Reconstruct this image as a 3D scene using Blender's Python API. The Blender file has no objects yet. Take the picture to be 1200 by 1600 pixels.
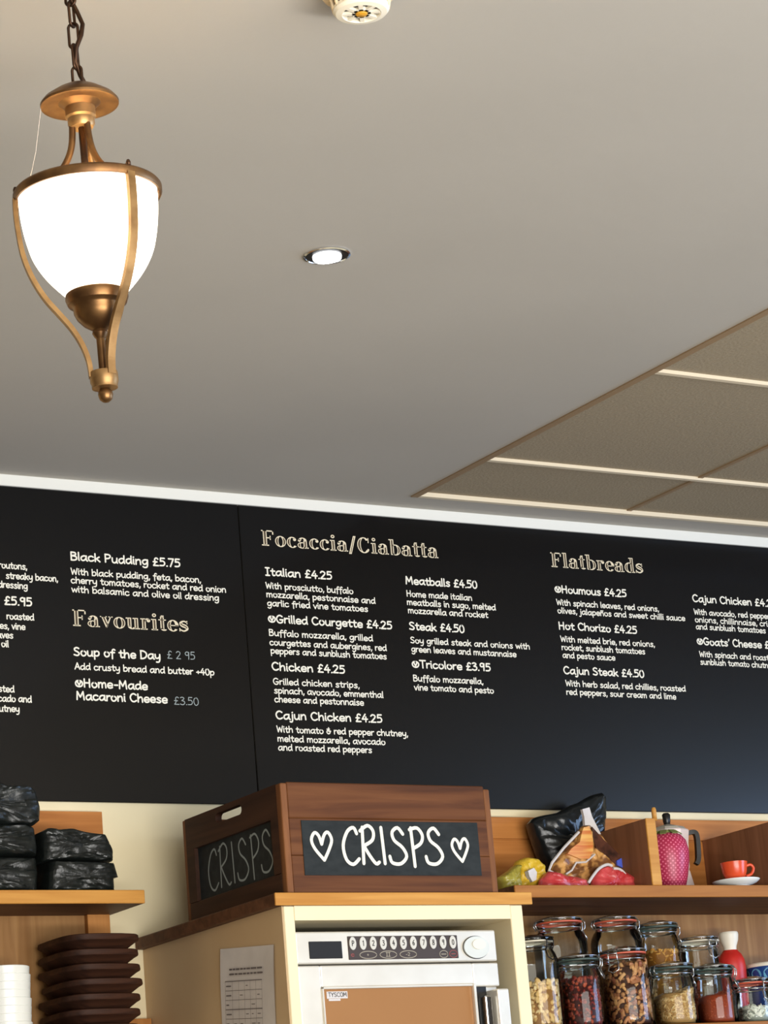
import bpy, bmesh, math, random
from mathutils import Vector, Matrix, noise
C = bpy.context.scene
COL = C.collection
PI = math.pi
sin, cos = math.sin, math.cos

# ------------------------------------------------------------------ camera
def rot_rows(p, y, r):
    cy, sy, cp, sp = cos(y), sin(y), cos(p), sin(p)
    f = Vector((sy*cp, cy*cp, sp)); rt = Vector((cy, -sy, 0)); up = rt.cross(f)
    cr, sr = cos(r), sin(r)
    return rt*cr + up*sr, up*cr - rt*sr, f
cam_d = bpy.data.cameras.new('camera'); cam = bpy.data.objects.new('camera', cam_d); COL.objects.link(cam)
right, up, fwd = rot_rows(math.radians(15.4577), math.radians(32.4252), math.radians(-4.918))
cam.matrix_world = Matrix(((right.x, up.x, -fwd.x, 0), (right.y, up.y, -fwd.y, 0), (right.z, up.z, -fwd.z, 1.35), (0, 0, 0, 1)))
cam_d.sensor_fit = 'HORIZONTAL'; cam_d.sensor_width = 36; cam_d.lens = 4311.4/1200*36
cam_d.clip_start = 0.05; cam_d.clip_end = 60
C.camera = cam

# ------------------------------------------------------------------ world, daylight, exposure
C.view_settings.view_transform = 'Standard'; C.view_settings.look = 'None'
C.view_settings.gamma = 1; C.view_settings.use_curve_mapping = False
C.view_settings.exposure = 0.0
w = bpy.data.worlds.new('daylight'); C.world = w; w.use_nodes = True
w.node_tree.nodes['Background'].inputs[0].default_value = (0.75, 0.87, 1, 1)
w.node_tree.nodes['Background'].inputs[1].default_value = 1.0
def area(name, loc, target, sx, sy, energy, col):
    d = bpy.data.lights.new(name, 'AREA'); d.shape = 'RECTANGLE'; d.size = sx; d.size_y = sy; d.energy = energy; d.color = col
    o = bpy.data.objects.new(name, d); COL.objects.link(o); o.location = loc
    o.rotation_euler = (Vector(target)-Vector(loc)).to_track_quat('-Z', 'Y').to_euler()
    return o
area('shopfront_daylight', (1.9, -1.15, 1.55), (2.4, 5, 1.6), 4.6, 2.2, 215, (1.0, 0.955, 0.875))
ceil_fill = area('added_ceiling_fill', (2.2, -1.1, 0.62), (2.4, 2.2, 3.0), 4.6, 0.4, 75, (1.0, 0.98, 0.97))  # added low lamp aimed up to brighten the ceiling
ceil_fill.data.spread = math.radians(110)
area('side_window_daylight', (6.93, 1.6, 1.85), (0, 1.6, 1.85), 2.6, 1.9, 150, (0.38, 0.60, 1.0))

# ------------------------------------------------------------------ materials
def S(r, g, b):
    f = lambda c: ((c/255)/12.92 if c/255 <= 0.04045 else ((c/255+0.055)/1.055)**2.4)
    return (f(r), f(g), f(b), 1)
def mat(name, col, rough=0.5, metal=0.0, spec=0.5, col2=None, scale=(8, 8, 8), detail=3, bump=0.0, bump_scale=60, lo=0.35, hi=0.65, emit=None, trans=0):
    m = bpy.data.materials.new(name); m.use_nodes = True
    nt = m.node_tree; N = nt.nodes; L = nt.links; b = N['Principled BSDF']
    b.inputs['Base Color'].default_value = col; b.inputs['Roughness'].default_value = rough
    b.inputs['Metallic'].default_value = metal; b.inputs['Specular IOR Level'].default_value = spec
    if trans: b.inputs['Transmission Weight'].default_value = trans
    tc = N.new('ShaderNodeTexCoord')
    if col2:
        mp = N.new('ShaderNodeMapping'); mp.inputs['Scale'].default_value = scale; L.new(tc.outputs['Object'], mp.inputs[0])
        nz = N.new('ShaderNodeTexNoise'); nz.inputs['Scale'].default_value = 1; nz.inputs['Detail'].default_value = detail; L.new(mp.outputs[0], nz.inputs['Vector'])
        cr = N.new('ShaderNodeValToRGB'); cr.color_ramp.elements[0].color = col; cr.color_ramp.elements[1].color = col2
        cr.color_ramp.elements[0].position = lo; cr.color_ramp.elements[1].position = hi
        L.new(nz.outputs['Fac'], cr.inputs[0]); L.new(cr.outputs[0], b.inputs['Base Color'])
    if bump:
        n2 = N.new('ShaderNodeTexNoise'); n2.inputs['Scale'].default_value = bump_scale; n2.inputs['Detail'].default_value = 4; L.new(tc.outputs['Object'], n2.inputs['Vector'])
        bp = N.new('ShaderNodeBump'); bp.inputs['Strength'].default_value = bump; bp.inputs['Distance'].default_value = 0.005
        L.new(n2.outputs['Fac'], bp.inputs['Height']); L.new(bp.outputs[0], b.inputs['Normal'])
    if emit:
        b.inputs['Emission Color'].default_value = emit[0]; b.inputs['Emission Strength'].default_value = emit[1]
    return m
def wood(name, c1, c2, axis='x', rough=0.5, c3=None):
    """stretched noise grain along one axis, plus fine streaks"""
    m = bpy.data.materials.new(name); m.use_nodes = True
    nt = m.node_tree; N = nt.nodes; L = nt.links; b = N['Principled BSDF']; b.inputs['Roughness'].default_value = rough; b.inputs['Specular IOR Level'].default_value = 0.22
    tc = N.new('ShaderNodeTexCoord'); mp = N.new('ShaderNodeMapping'); L.new(tc.outputs['Object'], mp.inputs[0])
    s = {'x': (3, 45, 45), 'y': (45, 3, 45), 'z': (45, 45, 3)}[axis]; mp.inputs['Scale'].default_value = s
    nz = N.new('ShaderNodeTexNoise'); nz.inputs['Scale'].default_value = 1; nz.inputs['Detail'].default_value = 6; nz.inputs['Distortion'].default_value = 0.6
    L.new(mp.outputs[0], nz.inputs['Vector'])
    cr = N.new('ShaderNodeValToRGB'); cr.color_ramp.elements[0].color = c1; cr.color_ramp.elements[1].color = c2
    cr.color_ramp.elements[0].position = 0.32; cr.color_ramp.elements[1].position = 0.68
    if c3: e = cr.color_ramp.elements.new(0.5); e.color = c3
    L.new(nz.outputs['Fac'], cr.inputs[0]); L.new(cr.outputs[0], b.inputs['Base Color'])
    bp = N.new('ShaderNodeBump'); bp.inputs['Strength'].default_value = 0.15; bp.inputs['Distance'].default_value = 0.003
    L.new(nz.outputs['Fac'], bp.inputs['Height']); L.new(bp.outputs[0], b.inputs['Normal'])
    return m
def island(name, cols, rough=0.6):
    """a different colour for every loose piece"""
    m = bpy.data.materials.new(name); m.use_nodes = True
    nt = m.node_tree; N = nt.nodes; L = nt.links; b = N['Principled BSDF']; b.inputs['Roughness'].default_value = rough
    g = N.new('ShaderNodeNewGeometry'); cr = N.new('ShaderNodeValToRGB'); els = cr.color_ramp.elements
    while len(els) < len(cols): els.new(0.5)
    for i, c in enumerate(cols): els[i].position = i/max(1, len(cols)-1); els[i].color = c
    L.new(g.outputs['Random Per Island'], cr.inputs[0]); L.new(cr.outputs[0], b.inputs['Base Color'])
    return m
def glass(name, tint=(0.93, 0.96, 0.94, 1), refl=0.9):
    m = bpy.data.materials.new(name); m.use_nodes = True
    nt = m.node_tree; N = nt.nodes; L = nt.links; N.remove(N['Principled BSDF']); out = N['Material Output']
    t = N.new('ShaderNodeBsdfTransparent'); t.inputs[0].default_value = tint
    g = N.new('ShaderNodeBsdfGlossy'); g.inputs['Roughness'].default_value = 0.04; g.inputs[0].default_value = (refl, refl, refl, 1)
    f = N.new('ShaderNodeFresnel'); f.inputs[0].default_value = 1.4
    mx = N.new('ShaderNodeMixShader'); L.new(f.outputs[0], mx.inputs[0]); L.new(t.outputs[0], mx.inputs[1]); L.new(g.outputs[0], mx.inputs[2])
    L.new(mx.outputs[0], out.inputs[0])
    return m
M = {}
M['ceiling'] = mat('ceiling_paint', S(187, 181, 170), 0.9, col2=S(181, 175, 164), scale=(1.2, 1.2, 1.2), bump=0.08, bump_scale=35, spec=0.2)
M['wall'] = mat('wall_paint', S(234, 221, 184), 0.8, col2=S(228, 214, 176), scale=(4, 4, 4), bump=0.06, bump_scale=50, spec=0.2)
M['floor'] = wood('floor_boards', S(84, 74, 64), S(98, 88, 76), 'y')
M['darkwall'] = mat('dark_wall_paint', S(84, 70, 58), 0.9, spec=0.2)
M['tile'] = mat('ceiling_tile', S(166, 152, 128), 0.9, col2=S(158, 144, 120), scale=(160, 160, 160), bump=0.2, bump_scale=160, spec=0.1)
M['gridbar'] = mat('grid_bar_metal', S(226, 210, 180), 0.5)
M['trimwood'] = mat('tile_edge_trim', S(150, 124, 92), 0.6)
M['board'] = mat('menu_board_black', S(5, 5, 6), 0.2, spec=0.5, col2=S(6, 6, 7), scale=(300, 300, 300))
M['chalk'] = mat('painted_lettering', S(236, 231, 214), 0.8, spec=0.1)
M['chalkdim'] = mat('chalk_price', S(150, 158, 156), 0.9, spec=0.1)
M['headcream'] = mat('heading_cream', S(226, 212, 182), 0.8, spec=0.1)
M['headbrown'] = mat('heading_inline_brown', S(84, 72, 58), 0.8, spec=0.1)
M['oak'] = wood('oak', S(186, 126, 54), S(212, 156, 78), 'x', 0.45)
M['browny'] = wood('dark_brown_board', S(74, 46, 30), S(104, 68, 46), 'x', 0.55)  # own dark brown, with the shade under the shelves put in
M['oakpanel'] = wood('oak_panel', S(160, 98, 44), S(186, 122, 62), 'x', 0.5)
M['oakmid'] = wood('oak_edge', S(152, 94, 38), S(178, 118, 54), 'x', 0.5)
M['oakpanelz'] = wood('oak_panel_upright', S(162, 104, 50), S(190, 132, 72), 'z', 0.5)
M['divider'] = wood('divider_board', S(120, 78, 52), S(146, 98, 68), 'z', 0.5)
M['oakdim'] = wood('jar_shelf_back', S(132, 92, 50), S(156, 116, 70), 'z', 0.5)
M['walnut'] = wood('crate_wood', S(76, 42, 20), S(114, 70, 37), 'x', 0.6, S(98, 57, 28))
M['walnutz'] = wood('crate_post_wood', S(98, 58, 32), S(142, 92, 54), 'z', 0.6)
M['walnuty'] = wood('crate_end_shaded_wood', S(48, 29, 20), S(70, 44, 30), 'y', 0.6)  # shade on the crate ends is put into this darker wood colour
M['blackboard'] = mat('blackboard', S(34, 38, 38), 0.75, col2=S(44, 48, 48), scale=(30, 60, 60), spec=0.25)
M['cream'] = mat('cream_laminate', S(242, 226, 186), 0.45, col2=S(238, 221, 180), scale=(3, 3, 3))
M['tanpanel'] = mat('tan_side_panel', S(206, 178, 138), 0.55, col2=S(200, 170, 130), scale=(6, 6, 6))
M['steel'] = mat('stainless_steel', S(236, 230, 216), 0.36, metal=0.45, col2=S(226, 219, 204), scale=(14, 14, 14), lo=0.3, hi=0.7)
M['chrome'] = mat('chrome', S(225, 226, 228), 0.12, metal=1)
M['blackplastic'] = mat('black_plastic', S(20, 19, 19), 0.35)
M['dark'] = mat('oven_dark', S(24, 22, 20), 0.5)
M['keypad'] = mat('keypad_brown', S(62, 50, 44), 0.4)
M['button'] = mat('button_grey', S(206, 202, 190), 0.5)
M['buttonrim'] = mat('button_outline', S(160, 150, 130), 0.6)
M['redmark'] = mat('red_mark', S(146, 66, 62), 0.6)
M['buttonlight'] = mat('button_pale', S(212, 215, 208), 0.35)
M['whitetrim'] = mat('white_coving', S(226, 224, 214), 0.6)
M['ink'] = mat('ink', S(40, 38, 40), 0.8)
M['inkgrey'] = mat('ink_grey', S(104, 96, 96), 0.8)
M['ovenglass'] = mat('oven_door_glass', S(168, 122, 80), 0.14, col2=S(160, 114, 74), scale=(2, 2, 2))  # tan takes in the reflected room as well as the brownish door screen
M['paper'] = mat('paper', S(214, 208, 204), 0.8, col2=S(206, 200, 196), scale=(20, 20, 20))
M['brass'] = mat('antique_brass', S(136, 100, 60), 0.4, metal=0.82, col2=S(100, 70, 42), scale=(30, 30, 30))
M['brassdark'] = mat('dark_bronze', S(84, 58, 38), 0.42, metal=0.8, col2=S(58, 40, 28), scale=(40, 40, 40))
M['brasslight'] = mat('worn_brass', S(168, 132, 86), 0.4, metal=0.78, col2=S(140, 106, 66), scale=(40, 40, 40))
M['shade'] = mat('lit_opal_glass', S(255, 246, 226), 0.3, emit=((1.0, 0.92, 0.76, 1), 2.6))
M['lens'] = mat('lit_lamp_lens', S(255, 255, 255), 0.3, emit=((0.95, 0.98, 1.0, 1), 6))
M['whiteplastic'] = mat('white_plastic', S(236, 228, 208), 0.45)
M['creamplastic'] = mat('aged_cream_plastic', S(222, 200, 164), 0.5)
M['amber'] = mat('amber_indicator', S(206, 148, 40), 0.4)
M['bin'] = mat('black_wrap', S(15, 19, 18), 0.38, col2=S(24, 29, 27), scale=(20, 20, 60), spec=0.6, bump=0.5, bump_scale=45)
M['boardwood'] = wood('shaded_serving_board', S(36, 20, 14), S(70, 42, 28), 'x', 0.55)  # shade of the undersides is put into the whole board colour
M['china'] = mat('white_china', S(240, 242, 236), 0.25)
M['glass'] = glass('jar_glass')
M['seal'] = mat('rubber_seal_red', S(206, 92, 62), 0.5)
M['sealgreen'] = mat('rubber_seal_grey', S(60, 78, 70), 0.5)
M['sealwhite'] = mat('rubber_seal_white', S(220, 212, 190), 0.5)
M['wire'] = mat('clip_wire', S(200, 200, 196), 0.25, metal=0.9)
M['darkwire'] = mat('dark_clip', S(28, 26, 26), 0.35, metal=0.5)

# ------------------------------------------------------------------ mesh helpers
class MB:
    def __init__(s): s.v = []; s.f = []
    def add(s, vs, fs):
        o = len(s.v); s.v += [Vector(q) for q in vs]; s.f += [tuple(i+o for i in f) for f in fs]
    def box(s, x0, x1, y0, y1, z0, z1, bev=0.0, seg=2):
        if bev <= 0:
            s.add([(x0,y0,z0),(x1,y0,z0),(x1,y1,z0),(x0,y1,z0),(x0,y0,z1),(x1,y0,z1),(x1,y1,z1),(x0,y1,z1)],
                  [(3,2,1,0),(4,5,6,7),(0,1,5,4),(1,2,6,5),(2,3,7,6),(3,0,4,7)]); return s
        b = bmesh.new(); bmesh.ops.create_cube(b, size=1)
        for q in b.verts: q.co = Vector(((x0+x1)/2+q.co.x*(x1-x0), (y0+y1)/2+q.co.y*(y1-y0), (z0+z1)/2+q.co.z*(z1-z0)))
        bmesh.ops.bevel(b, geom=b.edges[:], offset=min(bev, .45*min(x1-x0, y1-y0, z1-z0)), segments=seg, affect='EDGES', profile=0.5)
        b.verts.index_update(); s.add([q.co.copy() for q in b.verts], [[q.index for q in f.verts] for f in b.faces]); b.free(); return s
    def lathe(s, prof, c=(0,0,0), seg=32, sx=1, sy=1):
        vs = []; fs = []; n = len(prof)
        for r, z in prof:
            for k in range(seg):
                a = 2*PI*k/seg; vs.append((c[0]+r*cos(a)*sx, c[1]+r*sin(a)*sy, c[2]+z))
        for i in range(n-1):
            for k in range(seg):
                a = i*seg+k; b = i*seg+(k+1) % seg; fs.append((a, b, b+seg, a+seg))
        if prof[0][0] > 1e-5: fs.append(tuple(reversed(range(seg))))
        if prof[-1][0] > 1e-5: fs.append(tuple(range((n-1)*seg, n*seg)))
        s.add(vs, fs); return s
    def open_lathe(s, prof, c=(0,0,0), seg=32):
        vs = []; fs = []
        for r, z in prof:
            for k in range(seg):
                a = 2*PI*k/seg; vs.append((c[0]+r*cos(a), c[1]+r*sin(a), c[2]+z))
        for i in range(len(prof)-1):
            for k in range(seg):
                a = i*seg+k; b = i*seg+(k+1) % seg; fs.append((a, b, b+seg, a+seg))
        s.add(vs, fs); return s
    def tube(s, pts, r, seg=8, closed=False, flat=None):
        pts = [Vector(q) for q in pts]; n = len(pts); vs = []; fs = []; ref = None
        for i, q in enumerate(pts):
            if closed: t = pts[(i+1) % n]-pts[i-1]
            else: t = pts[min(i+1, n-1)]-pts[max(i-1, 0)]
            t.normalize()
            if ref is None: ref = Vector((0,0,1)) if abs(t.z) < .9 else Vector((1,0,0))
            a = (ref - t*ref.dot(t)).normalized(); ref = a; b = t.cross(a)
            rr = r[i] if isinstance(r, (list, tuple)) else r
            for k in range(seg):
                an = 2*PI*k/seg; vs.append(q + a*cos(an)*rr + b*sin(an)*rr)
        m = n if closed else n-1
        for i in range(m):
            for k in range(seg):
                j = (i+1) % n; fs.append((i*seg+k, i*seg+(k+1) % seg, j*seg+(k+1) % seg, j*seg+k))
        if not closed: fs.append(tuple(reversed(range(seg)))); fs.append(tuple(range((n-1)*seg, n*seg)))
        s.add(vs, fs); return s
    def strap(s, pts, wdir, w, t):
        """a flat bar following pts; wdir = direction across its width"""
        pts = [Vector(q) for q in pts]; n = len(pts); vs = []; fs = []; wd = Vector(wdir).normalized()
        for i, q in enumerate(pts):
            d = (pts[min(i+1, n-1)]-pts[max(i-1, 0)]).normalized(); nr = d.cross(wd).normalized()
            vs += [q+wd*w/2+nr*t/2, q-wd*w/2+nr*t/2, q-wd*w/2-nr*t/2, q+wd*w/2-nr*t/2]
        for i in range(n-1):
            for k in range(4): fs.append((i*4+k, i*4+(k+1) % 4, i*4+4+(k+1) % 4, i*4+4+k))
        fs += [(3,2,1,0), tuple(range(4*n-4, 4*n))]; s.add(vs, fs); return s
    def torus(s, c, R, r, axis='z', seg=32, rs=8):
        pts = []
        for k in range(seg):
            a = 2*PI*k/seg; u, w_ = R*cos(a), R*sin(a)
            pts.append({'z': (c[0]+u, c[1]+w_, c[2]), 'y': (c[0]+u, c[1], c[2]+w_), 'x': (c[0], c[1]+u, c[2]+w_)}[axis])
        return s.tube(pts, r, rs, closed=True)
    def prism(s, pts, f0, f1):
        """solid between two copies of a 2D outline; f0/f1 map (u,v) to 3D"""
        n = len(pts); s.add([f0(*q) for q in pts]+[f1(*q) for q in pts],
            [tuple(range(n)), tuple(reversed(range(n, 2*n)))]+[(i, (i+1) % n, n+(i+1) % n, n+i) for i in range(n)]); return s
    def pillow(s, outline, ym, hd, p=5, amp=0.004, freq=(25, 25, 25), seed=0, rings=9, dens=72, base=None):
        """a stuffed, creased bag: outline in (x,z), thickest at ym, half depth hd"""
        n = len(outline); per = []; L = [0]
        for i in range(n):
            a, b = outline[i], outline[(i+1) % n]; L.append(L[-1]+math.hypot(b[0]-a[0], b[1]-a[1]))
        for k in range(dens):
            d = L[-1]*k/dens; i = max(j for j in range(n) if L[j] <= d); t = (d-L[i])/(L[i+1]-L[i]+1e-9)
            a, b = outline[i], outline[(i+1) % n]; per.append((a[0]+(b[0]-a[0])*t, a[1]+(b[1]-a[1])*t))
        cx = sum(q[0] for q in per)/dens; cz = sum(q[1] for q in per)/dens
        sc = [(1-(k/rings)**1.6) for k in range(rings)]; vs = []; fs = []; rows = []
        def ring(side, q):
            r0 = len(vs)
            for (x, z) in per:
                yy = ym + side*hd*(max(0, 1-q**p))**(1/p) if q < 1 else ym
                X, Z = cx+(x-cx)*q, cz+(z-cz)*q
                nv = noise.noise(Vector((X*freq[0]+seed, yy*freq[1]+seed*1.7, Z*freq[2])))
                rv = 1-abs(noise.noise(Vector((X*freq[0]*1.9-seed, yy*freq[1], Z*freq[2]*1.9+3))))*2
                r2 = 1-abs(noise.noise(Vector((X*freq[0]*3.1+seed*2, yy*freq[1]*2, Z*freq[2]*3.3-seed))))*2
                d = amp*(nv*1.2+rv*.6+r2*.35)
                Z2 = Z + amp*.5*nv
                if base is not None: Z2 = max(Z2, base)
                vs.append((X, yy+d*(side if side else 0)*min(1, (1-q)*8+.0), Z2))
            rows.append(r0)
        for q in reversed(sc[1:]): ring(-1, q)
        ring(0, 1.0)
        for q in sc[1:]: ring(1, q)
        for i in range(len(rows)-1):
            a, b = rows[i], rows[i+1]
            for k in range(dens): fs.append((a+k, a+(k+1) % dens, b+(k+1) % dens, b+k))
        fs.append(tuple(range(rows[0]+dens-1, rows[0]-1, -1))); fs.append(tuple(range(rows[-1], rows[-1]+dens)))
        s.add(vs, fs); return s
    def build(s, name, m, parent=None, smooth=False, local=False, loc=None):
        me = bpy.data.meshes.new(name)
        off = Vector((0,0,0))
        if parent is not None and not local:
            q = parent
            while q is not None: off += q.location; q = q.parent
        if loc is not None: off = Vector(loc)
        me.from_pydata([tuple(q-off) for q in s.v], [], s.f); me.update()
        for p in me.polygons: p.use_smooth = bool(smooth)
        if smooth and smooth is not True: me.set_sharp_from_angle(angle=smooth)
        me.materials.append(M[m] if isinstance(m, str) else m)
        o = bpy.data.objects.new(name, me); COL.objects.link(o)
        if parent is not None: o.parent = parent
        if loc is not None: o.location = loc
        return o
SM = math.radians(35)
def box(*a, **k): return MB().box(*a, **k)
def thing(name, label, cat, loc, group=None, kind=None):
    o = bpy.data.objects.new(name, None); COL.objects.link(o); o.location = loc; o.empty_display_size = .05
    o['label'] = label; o['category'] = cat
    if group: o['group'] = group
    if kind: o['kind'] = kind
    return o
def tag(o, label, cat, group=None, kind=None):
    o['label'] = label; o['category'] = cat
    if group: o['group'] = group
    if kind: o['kind'] = kind
    return o
def struct(o): o['kind'] = 'structure'; return o

# ------------------------------------------------------------------ lettering
G = {
'a':("4.2,4.2 2.8,5 1,4 .4,2 1.2,.2 2.8,.6 4.1,3;4.2,5 4.1,2 4.4,.3 5,0",5.4),'b':(".5,8 .5,0;.5,3 2,5 3.8,4 3.8,1.2 2,0 .5,.8",4.9),
'c':("3.8,4.2 2.4,5 .7,4 .4,1.8 1.4,.1 3,.2 4,1",4.7),'d':("4,4.2 2.6,5 .8,4 .4,2 1.2,.2 2.6,.4 4,2.4;4.1,8 4,3 4.4,.1",5.2),
'e':(".5,2.3 4,2.5;4,2.5 3.8,4.1 2.4,5 1,4.3 .4,2.4 1,.5 2.4,0 3.9,.7",4.8),'f':("3.6,7.4 2.6,8 1.7,7 1.5,4 1.4,-1.5;.2,4.8 3.2,4.8",3.7),
'g':("4,4.3 2.6,5 .8,4 .5,2 1.4,.4 2.8,.8 4,3;4.1,5 4,0 3.4,-2.4 1.8,-3 .6,-2.2",5.1),'h':(".5,8 .5,0;.5,2.8 1.8,4.8 3.2,4.8 3.7,3 3.8,0",4.9),
'i':(".6,5 .6,1 1,0;.5,7 .8,7.2",1.9),'j':("1.4,5 1.3,-1 .6,-2.8 -.6,-2.5;1.3,7 1.6,7.2",2.5),'k':(".5,8 .5,0;3.4,4.8 .6,2.2;1.4,2.8 3.8,0",4.5),
'l':(".6,8 .6,1 1,0",1.9),'m':(".5,5 .5,0;.5,3 1.6,4.9 2.8,4.6 3.1,2.5 3.1,0;3.1,3 4.2,4.9 5.4,4.6 5.7,2.5 5.8,0",6.9),
'n':(".5,5 .5,0;.5,3 1.9,4.9 3.3,4.6 3.7,2.5 3.8,0",4.9),'o':("2.2,5 .8,4.2 .4,2.4 1.2,.3 2.6,0 3.9,1.4 3.9,3.6 2.2,5",4.9),
'p':(".5,5 .6,-3;.5,3 2,5 3.8,4.2 3.8,1.5 2.2,.2 .7,1",4.9),'r':(".5,5 .5,0;.5,2.8 1.6,4.7 3,4.8",3.5),'s':("3.4,4.4 2,5 .8,4.2 1.4,3 2.8,2.2 3.3,1 2.2,0 .4,.5",4.3),
't':("1.6,7 1.5,1.4 2.2,.1 3.2,.5;.2,4.9 3.2,4.9",3.8),'u':(".5,5 .6,1.4 1.6,.1 3,.6 3.8,2.6;3.9,5 3.8,1 4.2,0",5),'v':(".3,5 1.9,0;1.9,0 3.7,5",4.3),
'w':(".3,5 1.5,.1;1.5,.1 2.9,4.2;2.9,4.2 4.2,.1;4.2,.1 5.5,5",6.1),'y':(".4,5 .6,2 1.8,1 3.2,1.8 3.8,3;3.9,5 3.8,0 3,-2.6 1.2,-2.8",4.9),
'z':(".4,4.8 3.4,4.8;3.4,4.8 .3,.2;.3,.2 3.6,.2",4.3),
'A':(".2,0 2.6,8;2.6,8 4.8,0;1,2.8 4.2,2.8",5.5),'B':(".6,8 .6,0;.6,8 3.4,7.6 3.6,5.4 .8,4.4;.8,4.4 4,3.6 4.2,1 2.6,0 .5,0",5.3),
'C':("4.8,6.8 3,8 1.2,6.8 .4,4 1.4,.8 3.2,0 5,1.2",5.8),'D':(".6,8 .6,0;.4,8 3,7.6 4.8,5.4 4.6,2.4 2.8,.4 .4,0",5.8),
'G':("4.8,6.8 3,8 1.2,6.8 .4,4 1.4,.8 3.2,0 4.8,1.2 4.8,3.4;3,3.4 5.4,3.4",6.2),'H':(".6,8 .6,0;4.4,8 4.4,0;.6,4.2 4.4,4.2",5.8),
'I':("1.8,8 1.8,0;.4,8 3.2,8;.4,0 3.2,0",4.1),'M':(".5,0 .9,8;.9,8 3,2.6;3,2.6 5.2,8;5.2,8 5.8,0",7),'P':(".6,8 .6,0;.5,8 3.4,7.6 4.2,5.8 3,4 .7,3.6",5.1),
'S':("4,7.2 2.4,8 .8,6.8 1.2,5 3.2,3.6 4.2,1.8 2.8,.1 .4,.8",5.2),'T':("2.4,8 2.4,0;.1,8 4.8,8",5.2),'W':(".3,8 1.6,.2;1.6,.2 3.2,6;3.2,6 4.8,.2;4.8,.2 6.2,8",7),
'O':("2.6,8 .9,6.8 .4,4 1.2,.8 2.8,0 4.6,1.6 4.8,5 3.8,7.4 2.6,8",5.6),'Y':(".2,8 2.3,4;4.4,8 2.3,4;2.3,4 2.3,0",5),
'0':("2.2,8 .8,6.6 .4,3.6 1.2,.6 2.4,0 3.8,1.6 4,5 3.2,7.4 2.2,8",4.9),'1':(".8,6.6 2,8;2,8 2,0",3.4),'2':(".5,6.6 1.8,8 3.6,7 3.4,4.8 .4,.2;.4,.2 4,.2",4.9),
'3':(".6,7.4 2.2,8 3.6,6.6 1.6,4.4;1.6,4.4 3.8,3.4 3.6,1 2,0 .3,.8",4.7),'4':("2.8,8 .3,2.8;.3,2.8 4.4,2.8;3.2,5.2 3,0",5),
'5':("3.8,8 1,8;1,8 .8,4.8;.8,4.8 2.8,5 3.9,3 3,.6 .4,.3",4.8),'6':("3.4,7.8 1.2,5.4 .5,2.4 1.6,.1 3.4,.7 3.6,3 2,4 .7,2.6",4.7),'7':(".4,8 4,8;4,8 1.6,0",4.7),
'8':("2.2,4.3 .7,5.8 1,7.6 2.2,8 3.5,7.4 3.6,5.6 2.2,4.3 .5,2.6 .7,.6 2.2,0 3.8,.8 3.9,2.8 2.2,4.3",4.8),
'9':("3.7,6.4 2.4,8 .7,6.8 1,4.6 2.8,4.4 3.7,6.4;3.8,7.6 3.4,0",4.8),'£':("4,7 2.8,8 1.6,6.6 1.8,3 .6,.2;.6,.2 4.2,.2;.5,4 3.2,4",5),
'.':(".6,.1 .9,.3",1.7),',':(".9,.6 .3,-1.5",1.8),'/':(".2,-1 2.8,8",3),'-':(".8,3.2 3.2,3.2",4),'+':(".4,3 3.6,3;2,4.6 2,1.4",4.2),"'":("1,8 .6,6.2",1.6),
'&':("3.6,6.2 2.2,5.8 .8,6.4 1.4,4.4;1.4,4.4 .4,2.4 1.6,.1 3.4,.8 4.2,3;2.4,3.8 4.6,3.6;2.6,8 2.4,3",5.2),
'ñ':(".5,5 .5,0;.5,3 1.9,4.9 3.3,4.6 3.7,2.5 3.8,0;.8,6.6 1.8,7.2 2.6,6.6 3.6,7.2",4.9),
'@':("3,6.6 1.2,5.8 .4,3.6 1.2,1.2 3,.4 4.8,1.2 5.6,3.6 4.8,5.8 3,6.6;1.8,5 3,2;3,2 4.2,5",6.4),' ':("",2.8)}
def smooth_path(p, n=4):
    if len(p) < 3: return p
    out = []
    for i in range(len(p)-1):
        a, b, c, d = p[max(i-1, 0)], p[i], p[i+1], p[min(i+2, len(p)-1)]
        for k in range(n):
            t = k/n; t2, t3 = t*t, t*t*t
            out.append(tuple(.5*(2*b[j]+(c[j]-a[j])*t+(2*a[j]-5*b[j]+4*c[j]-d[j])*t2+(3*b[j]-a[j]-3*c[j]+d[j])*t3) for j in (0, 1)))
    return out+[p[-1]]
def parse(st): return [smooth_path([tuple(float(q) for q in pt.split(',')) for pt in s.split()]) for s in st.split(';') if s.strip()]
GP = {k: (parse(v[0]), v[1]) for k, v in G.items()}
def text_width(t): return sum(GP[c][1] for c in t)-.8
LAYER = [0]
def ribbon(mb, path, hw, f):
    """painted stroke with round ends; path in 2D metres, f maps it to 3D"""
    n = len(path); vs = []
    for i in range(n):
        a, b = path[max(i-1, 0)], path[min(i+1, n-1)]; dx, dz = b[0]-a[0], b[1]-a[1]; l = math.hypot(dx, dz) or 1
        vs += [f(path[i][0]-dz/l*hw, path[i][1]+dx/l*hw), f(path[i][0]+dz/l*hw, path[i][1]-dx/l*hw)]
    o = Vector(f(0, 0)); nr = (Vector(f(1, 0))-o).cross(Vector(f(0, 1))-o).normalized()
    LAYER[0] = (LAYER[0]+1) % 12; nr *= LAYER[0]*1.2e-5      # strokes that cross lie one coat over the other
    mb.add([Vector(q)+nr for q in vs], [(2*i, 2*i+1, 2*i+3, 2*i+2) for i in range(n-1)])
    for e, q, p in ((0, path[0], path[1]), (1, path[-1], path[-2])):
        an = math.atan2(q[1]-p[1], q[0]-p[0])
        mb.add([Vector(f(q[0]+hw*cos(an+PI*(k/4-.5)), q[1]+hw*sin(an+PI*(k/4-.5))))+nr for k in range(5)], [tuple(range(5))])
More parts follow.
